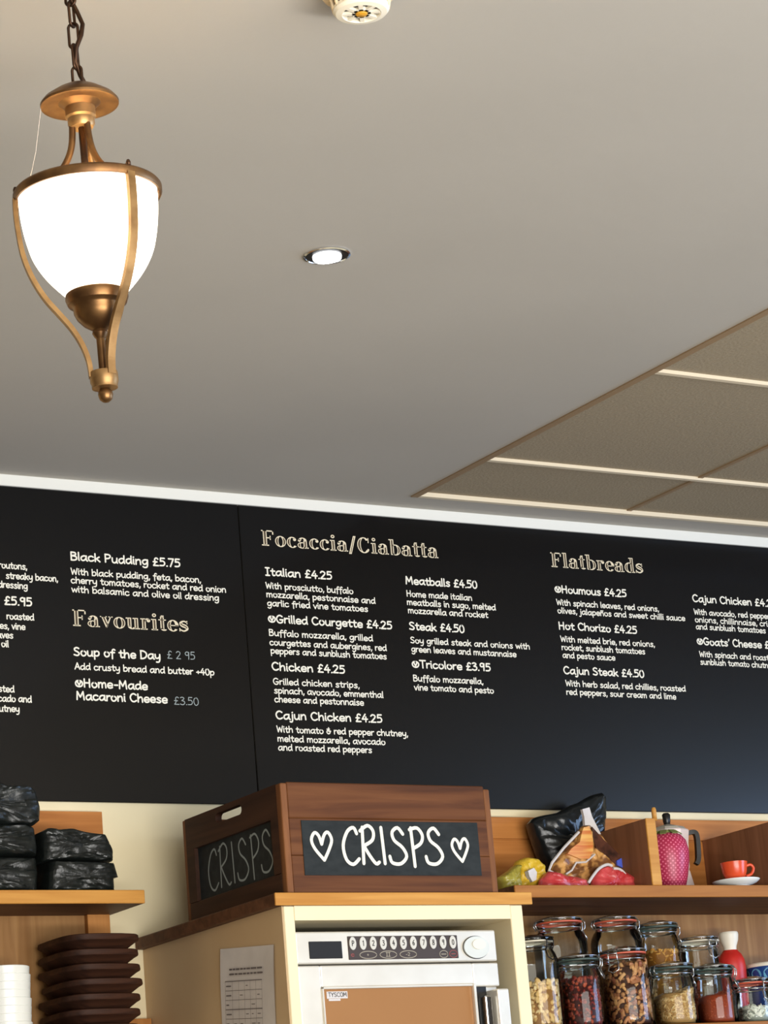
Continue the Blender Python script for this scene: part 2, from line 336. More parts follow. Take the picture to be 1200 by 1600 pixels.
def write(mb, t, u0, v0, sx, sz, hw, f, jit=0):
    u = u0; rnd = random.Random(t)
    for c in t:
        ps, adv = GP[c]; dv = rnd.uniform(-jit, jit)
        for p in ps: ribbon(mb, [(u+x*sx, v0+(z+dv)*sz) for x, z in p], hw, f)
        u += adv*sx
# bold serif heading letters: a list of cream polygons and inline brown polygons per letter
def R_(x0, x1, z0, z1): return [(x0, z0), (x1, z0), (x1, z1), (x0, z1)]
def ring_strips(cx, cz, rx, rz, tx, tz, a0=0, a1=360, n=28, inset=0):
    out = []
    for k in range(n):
        a, b = math.radians(a0+(a1-a0)*k/n), math.radians(a0+(a1-a0)*(k+1)/n)
        out.append([(cx+(rx-inset)*cos(a), cz+(rz-inset)*sin(a)), (cx+(rx-inset)*cos(b), cz+(rz-inset)*sin(b)),
                    (cx+(rx-tx+inset)*cos(b), cz+(rz-tz+inset)*sin(b)), (cx+(rx-tx+inset)*cos(a), cz+(rz-tz+inset)*sin(a))])
    return out
def disc(cx, cz, r): return [(cx+r*cos(2*PI*k/14), cz+r*sin(2*PI*k/14)) for k in range(14)]
I_ = .42
def stem(x0, x1, z0, z1): return [R_(x0, x1, z0, z1)], [R_(x0+I_, x1-I_, z0+I_, z1-I_)]
def side(cx, cz, rx, rz, a): return ring_strips(cx, cz, rx, rz, 1.45, .4, a-42, a+42, 8, 0.36)
H = {}
def hd(c, adv, cream, brown): H[c] = (adv, cream, brown)
s_, b_ = stem(.9, 2.5, .3, 7.4)
hd('F', 5.9, s_+[R_(.2,3.3,0,.55), R_(.2,5.5,6.85,7.4), R_(5,5.5,5.5,7.4), R_(2.5,4.1,3.6,4.1), R_(3.8,4.2,2.9,4.9)], b_)
hd('C', 6.4, ring_strips(3.3,3.7,3,3.85,1.6,.45,42,318)+[R_(5.2,5.6,4.9,7.3), disc(5.2,1.6,.45)], ring_strips(3.3,3.7,3,3.85,1.6,.45,130,230,10,.38))
hd('o', 5.2, ring_strips(2.6,2.5,2.4,2.65,1.45,.4), side(2.6,2.5,2.4,2.65,180)+side(2.6,2.5,2.4,2.65,0))
hd('c', 4.7, ring_strips(2.6,2.5,2.4,2.65,1.45,.4,50,320)+[disc(3.7,3.9,.7)], side(2.6,2.5,2.4,2.65,180))
hd('e', 4.9, ring_strips(2.6,2.5,2.4,2.65,1.45,.4,0,320)+[R_(1,4.9,2.4,2.8)], side(2.6,2.5,2.4,2.65,180))
s_, b_ = stem(2.9, 4.4, 0, 3.7)
hd('a', 5.3, s_+ring_strips(2.5,3.6,1.9,1.55,1.3,.4,0,170)+[disc(1.1,3.7,.65)]+ring_strips(2.2,1.4,2,1.5,1.4,.35,60,330)+[R_(4.2,5.1,0,.5)], b_+ring_strips(2.2,1.4,2,1.5,1.4,.35,140,220,6,.34))
s_, b_ = stem(.8, 2.3, 0, 7.6)
hd('b', 5.6, s_+[R_(.1,.9,7.1,7.6)]+ring_strips(2.9,2.5,2.5,2.65,1.45,.4,-130,130), b_+side(2.9,2.5,2.5,2.65,0))
s_, b_ = stem(3.3, 4.8, 0, 7.6)
hd('d', 5.7, s_+[R_(2.6,3.4,7.1,7.6), R_(4.7,5.5,0,.5)]+ring_strips(2.7,2.5,2.5,2.65,1.45,.4,50,310), b_+side(2.7,2.5,2.5,2.65,180))
s_, b_ = stem(.8, 2.3, .2, 5.1)
hd('i', 3.1, s_+[R_(.2,2.9,0,.5), R_(.2,.9,4.6,5.1), disc(1.55,6.8,.85)], b_+[disc(1.55,6.8,.4)])
s_, b_ = stem(.8, 2.3, .2, 7.6)
hd('l', 3.1, s_+[R_(.2,2.9,0,.5), R_(.2,.9,7.1,7.6)], b_)
s_, b_ = stem(.8, 2.3, .2, 5.1)
hd('r', 4.4, s_+[R_(.2,3,0,.5), R_(.2,.9,4.6,5.1), disc(3.5,4.2,.75)]+ring_strips(3.1,3.6,1.5,1.6,.5,.5,50,180), b_)
s_, b_ = stem(.9, 2.4, .6, 6.4)
hd('t', 3.5, s_+[R_(.1,3.3,4.65,5.1), R_(1.2,2.4,6.2,6.9)]+ring_strips(2.3,1.1,1.4,1.2,1.2,.4,180,330), b_)
s_, b_ = stem(.8, 2.3, 1, 5.1); s2, b2 = stem(3.6, 5.1, 0, 5.1)
hd('u', 5.9, s_+s2+[R_(.1,.9,4.6,5.1), R_(2.9,3.7,4.6,5.1), R_(5,5.8,0,.5)]+ring_strips(2.6,1.3,1.8,1.4,1.4,.4,180,330), b_+b2)
hd('v', 5.2, [[(.5,5.1),(2.2,5.1),(3.3,1.6),(2.6,0),(2.3,0)], [(2.3,0),(2.75,0),(4.6,5.1),(4.1,5.1)], R_(0,2.8,4.7,5.1), R_(3.4,5.2,4.7,5.1)], [[(1.1,4.6),(1.8,4.6),(2.8,1.7),(2.5,1)]])
sp = smooth_path([(3.7,4.1),(2.4,4.8),(1,4.1),(1.4,3.1),(3,2.3),(3.6,1.2),(2.2,.3),(.6,.9)], 5)
def thick(path, hws):
    out = []; n = len(path)
    for i in range(n-1):
        q = []
        for j in (i, i+1):
            a, b = path[max(j-1,0)], path[min(j+1,n-1)]; dx, dz = b[0]-a[0], b[1]-a[1]; l = math.hypot(dx, dz) or 1; h = hws(j/(n-1))
            q.append(((path[j][0]-dz/l*h, path[j][1]+dx/l*h), (path[j][0]+dz/l*h, path[j][1]-dx/l*h)))
        out.append([q[0][0], q[0][1], q[1][1], q[1][0]])
    return out
hd('s', 4.4, thick(sp, lambda t: .28+.55*math.exp(-((t-.5)/.2)**2))+[R_(3.4,3.8,3.5,5), R_(.3,.7,.1,1.6)], thick(sp[12:24], lambda t: .25))
hd('/', 3.9, [[(.1,-1),(1.3,-1),(3.7,7.8),(2.5,7.8)]], [[(.8,-.4),(1.1,-.4),(3,7.2),(2.8,7.2)]])
TEXT = [
 ('croutons,', 'outons,', 2.2294, 2.2967, 2.7985, 'd'),
 ('streaky bacon,', 'treaky bacon,', 2.2368, 2.3645, 2.7771, 'd'),
 ('dressing', 'ressing', 2.2358, 2.2959, 2.7576, 'd'),
 ('£5.95', '£5.95', 2.2434, 2.3035, 2.7221, 't'),
 ('roasted', 'roasted', 2.2347, 2.3066, 2.6922, 'd'),
 ('olives, vine', 's, vine', 2.2288, 2.2862, 2.6715, 'd'),
 ('leaves', 'ves', 2.2293, 2.2585, 2.6522, 'd'),
 ('oil', 'oil', 2.2269, 2.2478, 2.6337, 'd'),
 ('toasted', 'sted', 2.2141, 2.2553, 2.5410, 'd'),
 ('avocado and', 'do and', 2.2228, 2.2924, 2.5215, 'd'),
 ('chutney', 'tney', 2.2218, 2.2648, 2.5007, 'd'),
 ('Black Pudding £5.75', '', 2.3961, 2.6493, 2.8254, 't'),
 ('With black pudding, feta, bacon,', '', 2.3953, 2.6962, 2.7945, 'd'),
 ('cherry tomatoes, rocket and red onion', '', 2.3942, 2.7552, 2.7761, 'd'),
 ('with balsamic and olive oil dressing', '', 2.3946, 2.7368, 2.7568, 'd'),
 ('Soup of the Day', '', 2.3916, 2.5888, 2.6231, 't'),
 ('£ 2 95', '', 2.6053, 2.6702, 2.6257, 'c'),
 ('Add crusty bread and butter +40p', '', 2.3924, 2.7133, 2.5940, 'd'),
 ('@Home-Made', '', 2.3911, 2.5547, 2.5575, 't'),
 ('Macaroni Cheese', '', 2.3924, 2.5987, 2.5308, 't'),
 ('£3.50', '', 2.6144, 2.6717, 2.5283, 'c'),
 ('Italian £4.25', '', 2.8546, 3.0199, 2.8206, 't'),
 ('With prosciutto, buffalo', '', 2.8535, 3.0711, 2.7911, 'd'),
 ('mozzarella, pestonnaise and', '', 2.8535, 3.1259, 2.7720, 'd'),
 ('garlic fried vine tomatoes', '', 2.8539, 3.1051, 2.7526, 'd'),
 ('@Grilled Courgette £4.25', '', 2.8532, 3.1633, 2.7163, 't'),
 ('Buffalo mozzarella, grilled', '', 2.8527, 3.1114, 2.6869, 'd'),
 ('courgettes and aubergines, red', '', 2.8528, 3.1447, 2.6664, 'd'),
 ('peppers and sunblush tomatoes', '', 2.8538, 3.1428, 2.6476, 'd'),
 ('Chicken £4.25', '', 2.8536, 3.0335, 2.6113, 't'),
 ('Grilled chicken strips,', '', 2.8542, 3.0672, 2.5804, 'd'),
 ('spinach, avocado, emmenthal', '', 2.8550, 3.1262, 2.5610, 'd'),
 ('cheese and pestonnaise', '', 2.8545, 3.0746, 2.5421, 'd'),
 ('Cajun Chicken £4.25', '', 2.8545, 3.1178, 2.5056, 't'),
 ('With tomato & red pepper chutney,', '', 2.8545, 3.1806, 2.4769, 'd'),
 ('melted mozzarella, avocado', '', 2.8547, 3.1210, 2.4569, 'd'),
 ('and roasted red peppers', '', 2.8549, 3.0852, 2.4381, 'd'),
 ('Meatballs £4.50', '', 3.2100, 3.3986, 2.8222, 't'),
 ('Home made italian', '', 3.2095, 3.3820, 2.7932, 'd'),
 ('meatballs in sugo, melted', '', 3.2087, 3.4434, 2.7742, 'd'),
 ('mozzarella and rocket', '', 3.2095, 3.4205, 2.7553, 'd'),
 ('Steak £4.50', '', 3.2088, 3.3530, 2.7177, 't'),
 ('Soy grilled steak and onions with', '', 3.2089, 3.5264, 2.6875, 'd'),
 ('green leaves and mustannaise', '', 3.2094, 3.4873, 2.6676, 'd'),
 ('@Tricolore £3.95', '', 3.2073, 3.4137, 2.6321, 't'),
 ('Buffalo mozzarella,', '', 3.2073, 3.3906, 2.6016, 'd'),
 ('vine tomato and pesto', '', 3.2080, 3.4166, 2.5814, 'd'),
 ('@Houmous £4.25', '', 3.6125, 3.8148, 2.8254, 't'),
 ('With spinach leaves, red onions,', '', 3.6138, 3.9050, 2.7956, 'd'),
 ('olives, jalapeños and sweet chilli sauce', '', 3.6144, 3.9794, 2.7765, 'd'),
 ('Hot Chorizo £4.25', '', 3.6132, 3.8338, 2.7387, 't'),
 ('With melted brie, red onions,', '', 3.6147, 3.8814, 2.7093, 'd'),
 ('rocket, sunblush tomatoes', '', 3.6153, 3.8508, 2.6904, 'd'),
 ('and pesto sauce', '', 3.6159, 3.7627, 2.6718, 'd'),
 ('Cajun Steak £4.50', '', 3.6140, 3.8405, 2.6348, 't'),
 ('With herb salad, red chillies, roasted', '', 3.6162, 3.9571, 2.6058, 'd'),
 ('red peppers, sour cream and lime', '', 3.6155, 3.9264, 2.5862, 'd'),
 ('Cajun Chicken £4.25', 'Cajun Chicken', 4.0092, 4.1865, 2.8253, 't'),
 ('With avocado, red peppers,', 'With avocado, red', 4.0092, 4.1699, 2.7943, 'd'),
 ('onions, chillinnaise, crispy leaves', 'onions, chillinnaise,', 4.0095, 4.1958, 2.7758, 'd'),
 ('and sunblush tomatoes', '', 4.0099, 4.2194, 2.7586, 'd'),
 ("@Goats' Cheese £4.25", "@Goats' Cheese", 4.0077, 4.2012, 2.7212, 't'),
 ('With spinach and roasted', 'With spinach and', 4.0109, 4.1643, 2.6916, 'd'),
 ('sunblush tomato chutney', 'sunblush tomato', 4.0110, 4.1568, 2.6730, 'd'),
 ('Focaccia/Ciabatta', '', 2.8509, 3.3037, 2.8864, 'h'),
 ('Favourites', '', 2.3927, 2.6615, 2.6851, 'h'),
 ('Flatbreads', '', 3.6094, 3.8741, 2.8855, 'h'),
]

# ------------------------------------------------------------------ the room
ZC = 2.9987
struct(box(-1.6, 7, -1.3, 5.1, -.05, 0).build('floor', 'floor'))
cb = MB(); cb.box(-1.6, 3.193, -1.3, 5.1, ZC, ZC+.12); cb.box(3.193, 7, 4.903, 5.1, ZC, ZC+.12); cb.box(3.193, 7, -1.3, .43, ZC, ZC+.12)
ceiling = struct(cb.build('ceiling', 'ceiling'))
tile = struct(box(3.193, 7, .43, 4.903, ZC+.008, ZC+.1).build('ceiling', 'tile'))
for k in range(8):
    y = 4.628-.6*k
    if y > .5: struct(box(3.2, 7, y-.006, y+.006, ZC+.0005, ZC+.008).build('grid_bar', 'gridbar', tile))
for k in range(6):
    x = 3.776+.6*k; struct(box(x-.006, x+.006, .43, 4.895, ZC+.005, ZC+.008).build('grid_bar', 'trimwood', tile))
tr = MB(); tr.box(3.188, 3.205, .43, 4.903, ZC-.003, ZC+.009); struct(tr.build('trim_1', 'trimwood'))
tr = MB(); tr.box(3.205, 7, 4.893, 4.905, ZC-.002, ZC+.009); struct(tr.build('trim_2', 'gridbar'))
struct(box(-1.6, 7, 4.9975, 5.1, 0, ZC).build('wall_back', 'wall'))
struct(box(-1.6, 7, 4.987, 4.9975, 2.9742, ZC, .001, 1).build('trim_3', 'whitetrim'))
struct(box(-1.7, -1.6, -1.3, 5.1, 0, ZC).build('wall_left', 'darkwall'))
wf = MB(); wf.box(-1.6, 7, -1.3, -1.2, 0, .4); wf.box(-1.6, 7, -1.3, -1.2, 2.7, ZC); wf.box(-1.6, -.4, -1.3, -1.2, .4, 2.7); wf.box(4.2, 7, -1.3, -1.2, .4, 2.7)
struct(wf.build('wall_front', 'darkwall'))
wr = MB(); wr.box(7, 7.1, -1.3, 5.1, 0, .9); wr.box(7, 7.1, -1.3, 5.1, 2.8, ZC); wr.box(7, 7.1, -1.3, .3, .9, 2.8); wr.box(7, 7.1, 2.9, 5.1, .9, 2.8)
struct(wr.build('wall_right', 'wall'))
w1 = MB(); w1.box(-.4, 4.2, -1.29, -1.22, .4, .45); w1.box(-.4, 4.2, -1.29, -1.22, 2.65, 2.7)
for x in (-.4, 1.12, 2.63, 4.15): w1.box(x, x+.05, -1.29, -1.22, .45, 2.65)
struct(w1.build('window_1', 'whiteplastic'))
w2 = MB(); w2.box(7.02, 7.09, .3, 2.9, .9, .95); w2.box(7.02, 7.09, .3, 2.9, 2.75, 2.8)
for y in (.3, 1.6, 2.85): w2.box(7.02, 7.09, y, y+.05, .95, 2.75)
struct(w2.build('window_2', 'whiteplastic'))

# ------------------------------------------------------------------ menu boards
BY = 4.9895
def board(x0, x1, label):
    t = thing('menu_board', label, 'menu board', (x0, BY, 2.3205), 'menu boards along the wall')
    box(x0, x1, BY, 4.9972, 2.3205, 2.9735, .0012, 1).build('panel', 'board', t)
    return t
bl = board(1.35, 2.7988, 'black menu board at the left, headed Favourites, above the black packets')
br = board(2.8006, 5.3, 'long black menu board headed Focaccia/Ciabatta and Flatbreads, above the crate')
fb = lambda u, v: (u, BY-.0006, v)
lay = {'t': (.00208, .00168), 'd': (.00166, .00124), 'c': (.0020, .0009)}
parts = {}
for t, ref, x0, x1, z, c in TEXT:
    b = bl if x0 < 2.80 else br
    if c == 'h':
        wd = sum(H[q][0] for q in t); sx = (x1-x0)/wd; sz = .0047; m1 = MB(); m2 = MB(); u = 0
        for q in t:
            adv, cr, bro = H[q]
            for p in cr: m1.add([fb(x0+(u+a)*sx, z+e*sz) for a, e in p], [tuple(range(len(p)))])
            for p in bro: m2.add([(x0+(u+a)*sx, BY-.0011, z+e*sz) for a, e in p], [tuple(range(len(p)))])
            u += adv
        hd_ = m1.build('heading', 'headcream', b); m2.build('heading_inline', 'headbrown', hd_)
        continue
    sz, hw = lay[c]; mb = parts.setdefault((b.name, c), (MB(), b))[0]
    if t == '£5.95': ref = t
    if x0 < 2.30 and t != '£5.95': sx = .00192 if c == 'd' else .0022; u0 = x1-text_width(t)*sx
    else: sx = (x1-x0)/text_width(ref or t); u0 = x0
    write(mb, t, u0, z, sx, sz, hw, fb, .18)
for (bn, c), (mb, b) in parts.items():
    mb.build({'t': 'dish_name', 'd': 'dish_description', 'c': 'chalk_price'}[c], 'chalkdim' if c == 'c' else 'chalk', b)

# ------------------------------------------------------------------ pendant lamp
LX, LY = 1.3825, 2.8
lamp = thing('pendant_lamp', 'antique brass pendant lamp with glowing white glass bowl hanging on a chain', 'pendant lamp', (LX, LY, ZC))
lamp.rotation_euler = (0, math.radians(-1.85), 0)
K = dict(local=True)
MB().lathe([(0, -.022), (.02, -.022), (.046, -.012), (.05, 0), (0, 0)]).build('ceiling_rose', 'brass', lamp, SM, **K)
ch = bpy.data.objects.new('chain', None); COL.objects.link(ch); ch.parent = lamp
def link(z, plane):
    pts = []
    for k in range(20):
        a = 2*PI*k/20; u = .0065*cos(a); v = .0065*sin(a)+(.0100 if sin(a) > 0 else -.0100)
        pts.append((u*.8, u*.6, z+v) if plane else (-u*.6, u*.8, z+v))
    return MB().tube(pts, .0019, 8, closed=True)
for k in range(7): link(-.036-.0285*k, k % 2).build('chain_link', 'brassdark', ch, True, **K)
MB().tube([(.004+.007*sin(k*1.15), -.005+.005*cos(k*1.15), -.018-.0168*k) for k in range(13)], .0029, 8).build('cord', 'brassdark', lamp, True, **K)
MB().lathe([(0, -.214), (.012, -.215), (.028, -.223), (.044, -.234), (.0482, -.2395), (.0478, -.2425), (.044, -.243), (.036, -.2405), (.026, -.240), (.019, -.246), (0, -.247)], seg=48).build('canopy', 'brass', lamp, SM, **K)
MB().lathe([(0, -.244), (.0185, -.244), (.0187, -.258), (.0165, -.2605), (.0165, -.268), (.014, -.272), (0, -.272)], seg=40).build('collar', 'brasslight', lamp, SM, **K)
ANG = [math.radians(a) for a in (159.2, -80.8, 39.2)]
def pol(r, z, a): return (r*cos(a), r*sin(a), z)
def smooth3(p, n=5):
    out = []
    for i in range(len(p)-1):
        a, b, c, d = p[max(i-1, 0)], p[i], p[i+1], p[min(i+2, len(p)-1)]
        for k in range(n):
            t = k/n; out.append(tuple(.5*(2*b[j]+(c[j]-a[j])*t+(2*a[j]-5*b[j]+4*c[j]-d[j])*t*t+(3*b[j]-a[j]-3*c[j]+d[j])*t**3) for j in range(len(b))))
    return out+[p[-1]]
for a in ANG:
    MB().tube([pol(r, z, a) for r, z in smooth3([(.0115, -.262), (.0118, -.275), (.014, -.294), (.020, -.312), (.032, -.330), (.052, -.346), (.0865, -.355)])], .0042, 10).build('upper_arm', 'brass', lamp, True, **K)
MB().tube([(0, 0, -.27), (0, 0, -.36)], .0045, 10).build('centre_rod', 'brassdark', lamp, True, **K)
rg = MB(); prof = [(.0835, -.3535), (.0885, -.3535), (.0903, -.3560), (.0903, -.3620), (.0885, -.3650), (.0860, -.3650), (.0860, -.3580), (.0835, -.3580), (.0835, -.3535)]
rg.open_lathe(prof, seg=72); rg.build('ring', 'brass', lamp, SM, **K)
sh = smooth3([(.0842, -.360), (.0840, -.373), (.0822, -.394), (.0785, -.416), (.0722, -.438), (.0605, -.459), (.046, -.477), (.0345, -.489)], 5)
MB().open_lathe(sh+[(r-.003, z) for r, z in reversed(sh)], seg=64).build('glass_shade', 'shade', lamp, True, **K)
MB().lathe([(0, -.484), (.034, -.484), (.0375, -.488), (.038, -.493), (.0355, -.500), (.031, -.503), (.0295, -.505), (.0292, -.511), (.026, -.518), (.019, -.526), (.0115, -.531), (.0085, -.533), (.0095, -.537), (.0075, -.541), (.0052, -.544), (.0052, -.588), (0, -.588)], seg=40).build('lower_cup', 'brass', lamp, SM, **K)
MB().lathe([(0, -.586), (.0165, -.586), (.0170, -.588), (.0170, -.598), (.0155, -.602), (.0155, -.606), (0, -.607)], seg=36).build('lower_collar', 'brasslight', lamp, SM, **K)
MB().lathe([(0, -.606), (.006, -.607), (.0085, -.611), (.009, -.6145), (.0075, -.620), (.004, -.623), (0, -.6236)], seg=24).build('finial', 'brass', lamp, True, **K)
for a in ANG:
    pts = smooth3([(.0882, -.362), (.0886, -.380), (.0876, -.402), (.084, -.434), (.0755, -.463), (.062, -.490), (.046, -.512), (.0325, -.531), (.0225, -.551), (.0165, -.572), (.0148, -.592)], 5)
    MB().strap([pol(r, z, a) for r, z in pts], (-sin(a), cos(a), 0), .0105, .0055).build('cage_bar', 'brasslight', lamp, False, **K)
    MB().lathe([(0, .0), (.003, 0), (.003, .004), (.0018, .007), (0, .007)], pol(.0865, -.3535, a), 10).build('screw', 'brassdark', lamp, True, **K)
MB().tube([(-.042, .022, -.243), (-.052, .026, -.30), (-.064, .03, -.345), (-.078, .034, -.354)], .00022, 5).build('thread', 'paper', lamp, False, **K)
pd = bpy.data.lights.new('pendant_bulb', 'POINT'); pd.energy = 1; pd.color = (1, .80, .52); pd.shadow_soft_size = .03
po = bpy.data.objects.new('pendant_bulb', pd); COL.objects.link(po); po.parent = lamp; po.location = (0, 0, -.40)

# ------------------------------------------------------------------ smoke detector, downlight
sd = thing('smoke_detector', 'cream round smoke detector with slotted head on the ceiling', 'smoke detector', (1.811, 2.801, ZC))
MB().lathe([(0, 0), (.054, 0), (.054, -.008), (.050, -.016), (.042, -.019), (0, -.019)], seg=48).build('base', 'creamplastic', sd, SM, **K)
MB().lathe([(0, -.019), (.034, -.019), (.030, -.036), (0, -.036)], seg=40).build('chamber', 'dark', sd, SM, **K)
rb = MB()
for k in range(16):
    a = 2*PI*k/16; rb.tube([pol(.040, -.018, a), pol(.036, -.037, a)], .0028, 6)
rb.build('ribs', 'creamplastic', sd, True, **K)
MB().open_lathe([(.037, -.034), (.0375, -.039), (.034, -.043), (.026, -.0445), (.0245, -.043), (.0245, -.036), (.037, -.034)], seg=48).build('face_ring', 'whiteplastic', sd, SM, **K)
sp_ = MB()
for k in range(8):
    a = 2*PI*k/8+.2; sp_.strap([pol(.008, -.042, a), pol(.0255, -.042, a)], (-sin(a), cos(a), 0), .006, .004)
sp_.lathe([(0, -.039), (.0125, -.039), (.0125, -.044), (0, -.044)], seg=24); sp_.build('spokes', 'whiteplastic', sd, False, **K)
MB().lathe([(0, -.044), (.0085, -.044), (.007, -.0458), (0, -.0462)], seg=20).build('indicator', 'amber', sd, True, **K)

dl = thing('downlight', 'small round recessed downlight glowing white in the plain ceiling', 'downlight', (2.270, 3.682, ZC))
MB().open_lathe([(.0395, 0), (.0395, -.0025), (.0365, -.0035), (.0355, -.002), (.0355, .0), (.0395, 0)], seg=48).build('trim_ring', 'chrome', dl, SM, **K)
MB().lathe([(0, -.0008), (.036, -.0008), (.036, -.0022), (.030, -.0030), (0, -.0030)], seg=40).build('gimbal', 'darkwire', dl, SM, **K)
MB().lathe([(0, -.003), (.0245, -.003), (.024, -.007), (.018, -.0095), (0, -.0105)], seg=40).build('lens', 'lens', dl, True, **K)

# ------------------------------------------------------------------ microwave cabinet, worktop, notice
cab = thing('microwave_cabinet', 'tall cream cabinet with an open bay holding the microwave', 'cabinet', (2.78, 4.70, 0))
cm = MB(); cm.box(2.5155, 2.538, 4.42, 4.997, 0, 2.0222, .0015, 1); cm.box(3.0172, 3.0462, 4.42, 4.997, 0, 2.0222, .0015, 1)
cm.box(2.538, 3.0172, 4.42, 4.98, 1.9955, 2.0222); cm.box(2.538, 3.0172, 4.98, 4.997, 0, 2.0222); cm.box(2.538, 3.0172, 4.42, 4.98, 1.58, 1.605)
cm.build('carcass', 'cream', cab); box(2.513, 2.5155, 4.4225, 4.997, 0, 2.0222).build('side_panel', 'tanpanel', cab)
dr = box(2.54, 3.015, 4.42, 4.44, .1, 1.575, .003).build('door', 'cream', cab)
MB().tube([(2.97, 4.40, 1.2), (2.97, 4.40, 1.4)], .006).build('handle', 'chrome', dr, True)
wt = thing('worktop', 'dark brown worktop with pale oak front edge, capping the cream cabinet under the crate', 'worktop', (2.78, 4.7, 2.0225))
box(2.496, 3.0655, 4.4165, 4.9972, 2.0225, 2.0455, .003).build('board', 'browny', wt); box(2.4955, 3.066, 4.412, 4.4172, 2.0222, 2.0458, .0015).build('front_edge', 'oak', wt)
nt_ = thing('notice_sheet', 'white paper sheet with a printed table taped to the cabinet side', 'notice', (2.5125, 4.56, 1.83))
rv = Vector((-.2067, -.0208)).normalized(); dv_ = Vector((rv.y, -rv.x))
if dv_.y > 0: dv_ = -dv_
fp = lambda u, v, o=0.0: (2.5122-o, 4.6653+rv.x*u+dv_.x*v, 1.9775+rv.y*u+dv_.y*v)
ps = MB(); n = 8
gr = [[fp(.208*i/n, .295*j/12, .0008+.002*(math.exp(-i*1.2)+math.exp(-(n-i)*1.2))*(.5+.5*sin(j*.7))) for i in range(n+1)] for j in range(13)]
ps.add([q for r in gr for q in r]+[(q[0]+.0006, q[1], q[2]) for r in gr for q in r],
       [f for j in range(12) for i in range(n) for f in ((j*9+i, j*9+i+1, j*9+i+10, j*9+i+9), (117+j*9+i, 117+j*9+i+9, 117+j*9+i+10, 117+j*9+i+1))])
ps.build('sheet', 'paper', nt_, True)
pt = MB(); f4 = lambda u, v: fp(u, -v, .0042)
for k in range(13):
    v = -.062-.0175*k; pt_w = .00045 if k % 3 else .0008
    ribbon(pt, [(.022, v), (.165, v)], pt_w, f4)
for u in (.022, .05, .075, .098, .12, .142, .165): ribbon(pt, [(u, -.062), (u, -.272)], .00035, f4)
rnd = random.Random(4)
for k in range(2):
    u = .04
    while u < .165: l = rnd.uniform(.006, .02); ribbon(pt, [(u, -.040-.009*k), (min(u+l, .168), -.040-.009*k)], .0016, f4); u += l+.005
for k in range(12):
    ribbon(pt, [(.026, -.071-.0175*k), (.026+rnd.uniform(.008, .02), -.071-.0175*k)], .0012, f4)
    for u in (.052, .077, .1, .122, .144):
        if rnd.random() < .45: ribbon(pt, [(u+.003, -.071-.0175*k), (u+rnd.uniform(.007, .016), -.071-.0175*k)], .0007, f4)
pt.build('printed_table', 'inkgrey', nt_)

# ------------------------------------------------------------------ microwave
mw = thing('microwave_oven', 'stainless steel commercial microwave with numbered keypad inside the cream cabinet', 'microwave', (2.765, 4.62, 1.605))
box(2.546, 2.984, 4.456, 4.90, 1.615, 1.9745, .004).build('body', 'dark', mw)
for x in (2.57, 2.95): MB().lathe([(0, 0), (.012, 0), (.012, .011), (0, .011)], (x, 4.48, 1.605), 14).build('foot', 'blackplastic', mw)
cp = box(2.5432, 2.9865, 4.434, 4.456, 1.9168, 1.9765, .003).build('control_panel', 'steel', mw)
FY = 4.434
box(2.571, 2.642, FY-.0012, FY+.002, 1.9262, 1.9582, .001, 1).build('display', 'blackplastic', cp)
kp = box(2.6547, 2.8985, FY-.0012, FY+.002, 1.9232, 1.967, .001, 1).build('keypad', 'keypad', cp)
dg = MB(); fk = lambda u, v: (u, FY-.0031, v)
def ell(cx, cz, rx, rz, y0, y1, n=28): return MB().prism([(cx+rx*cos(2*PI*k/n), cz+rz*sin(2*PI*k/n)) for k in range(n)], lambda a, b: (a, y0, b), lambda a, b: (a, y1, b))
for k, c in enumerate('P1234567890'):
    x = 2.6648+.02218*k; ell(x, 1.9535, .0074, .0122, FY-.0028, FY).build('button', 'button', mw)
    write(dg, c, x-(GP[c][1]-.8)*.5*.00105, 1.9488, .00105, .00118, .00075, fk)
dg.build('numerals', 'ink', cp)
ov = MB(); f5 = lambda u, v: (u, FY-.0016, v)
def oval(cx, cz, rx, rz, hw): ribbon(ov, [(cx+rx*cos(2*PI*k/24), cz+rz*sin(2*PI*k/24)) for k in range(25)], hw, f5)
for x in (2.697, 2.741, 2.785): oval(x, 1.9318, .0185, .0068, .0007)
write(ov, '+', 2.694, 1.9286, .0011, .0011, .0005, f5); write(ov, 'II', 2.7355, 1.9285, .0013, .0009, .0007, f5); write(ov, '-2', 2.779, 1.9288, .0012, .0008, .0005, f5)
oval(2.8645, 1.9312, .0092, .0068, .0006); ribbon(ov, [(2.8595, 1.9312), (2.8695, 1.9312)], .0008, f5)
ov.build('key_outlines', 'buttonrim', kp)
ov = MB(); oval(2.8863, 1.9314, .0088, .0068, .0006); ribbon(ov, [(2.882, 1.9314), (2.8905, 1.9314)], .0008, f5); oval(2.6632, 1.9318, .003, .0022, .0008); ov.build('red_key_outline', 'redmark', kp)
dk = ell(2.9392, 1.9432, .0300, .0222, FY-.0005, FY+.002, 40).build('dial_surround', 'dark', cp)
ell(2.9392, 1.9432, .0285, .0208, FY-.004, FY, 40).build('start_button', 'buttonlight', cp)
ell(2.944, 1.9485, .0150, .0098, FY-.0062, FY-.003, 32).build('button_highlight', 'whiteplastic', cp)  # off-centre pale disc, the highlight on the button made as a shape
door = thing('door', '', '', (2.765, 4.44, 1.77)); 
for k in ('label', 'category'): del door[k]
door.parent = mw; door.location = Vector((2.765, 4.44, 1.77))-mw.location
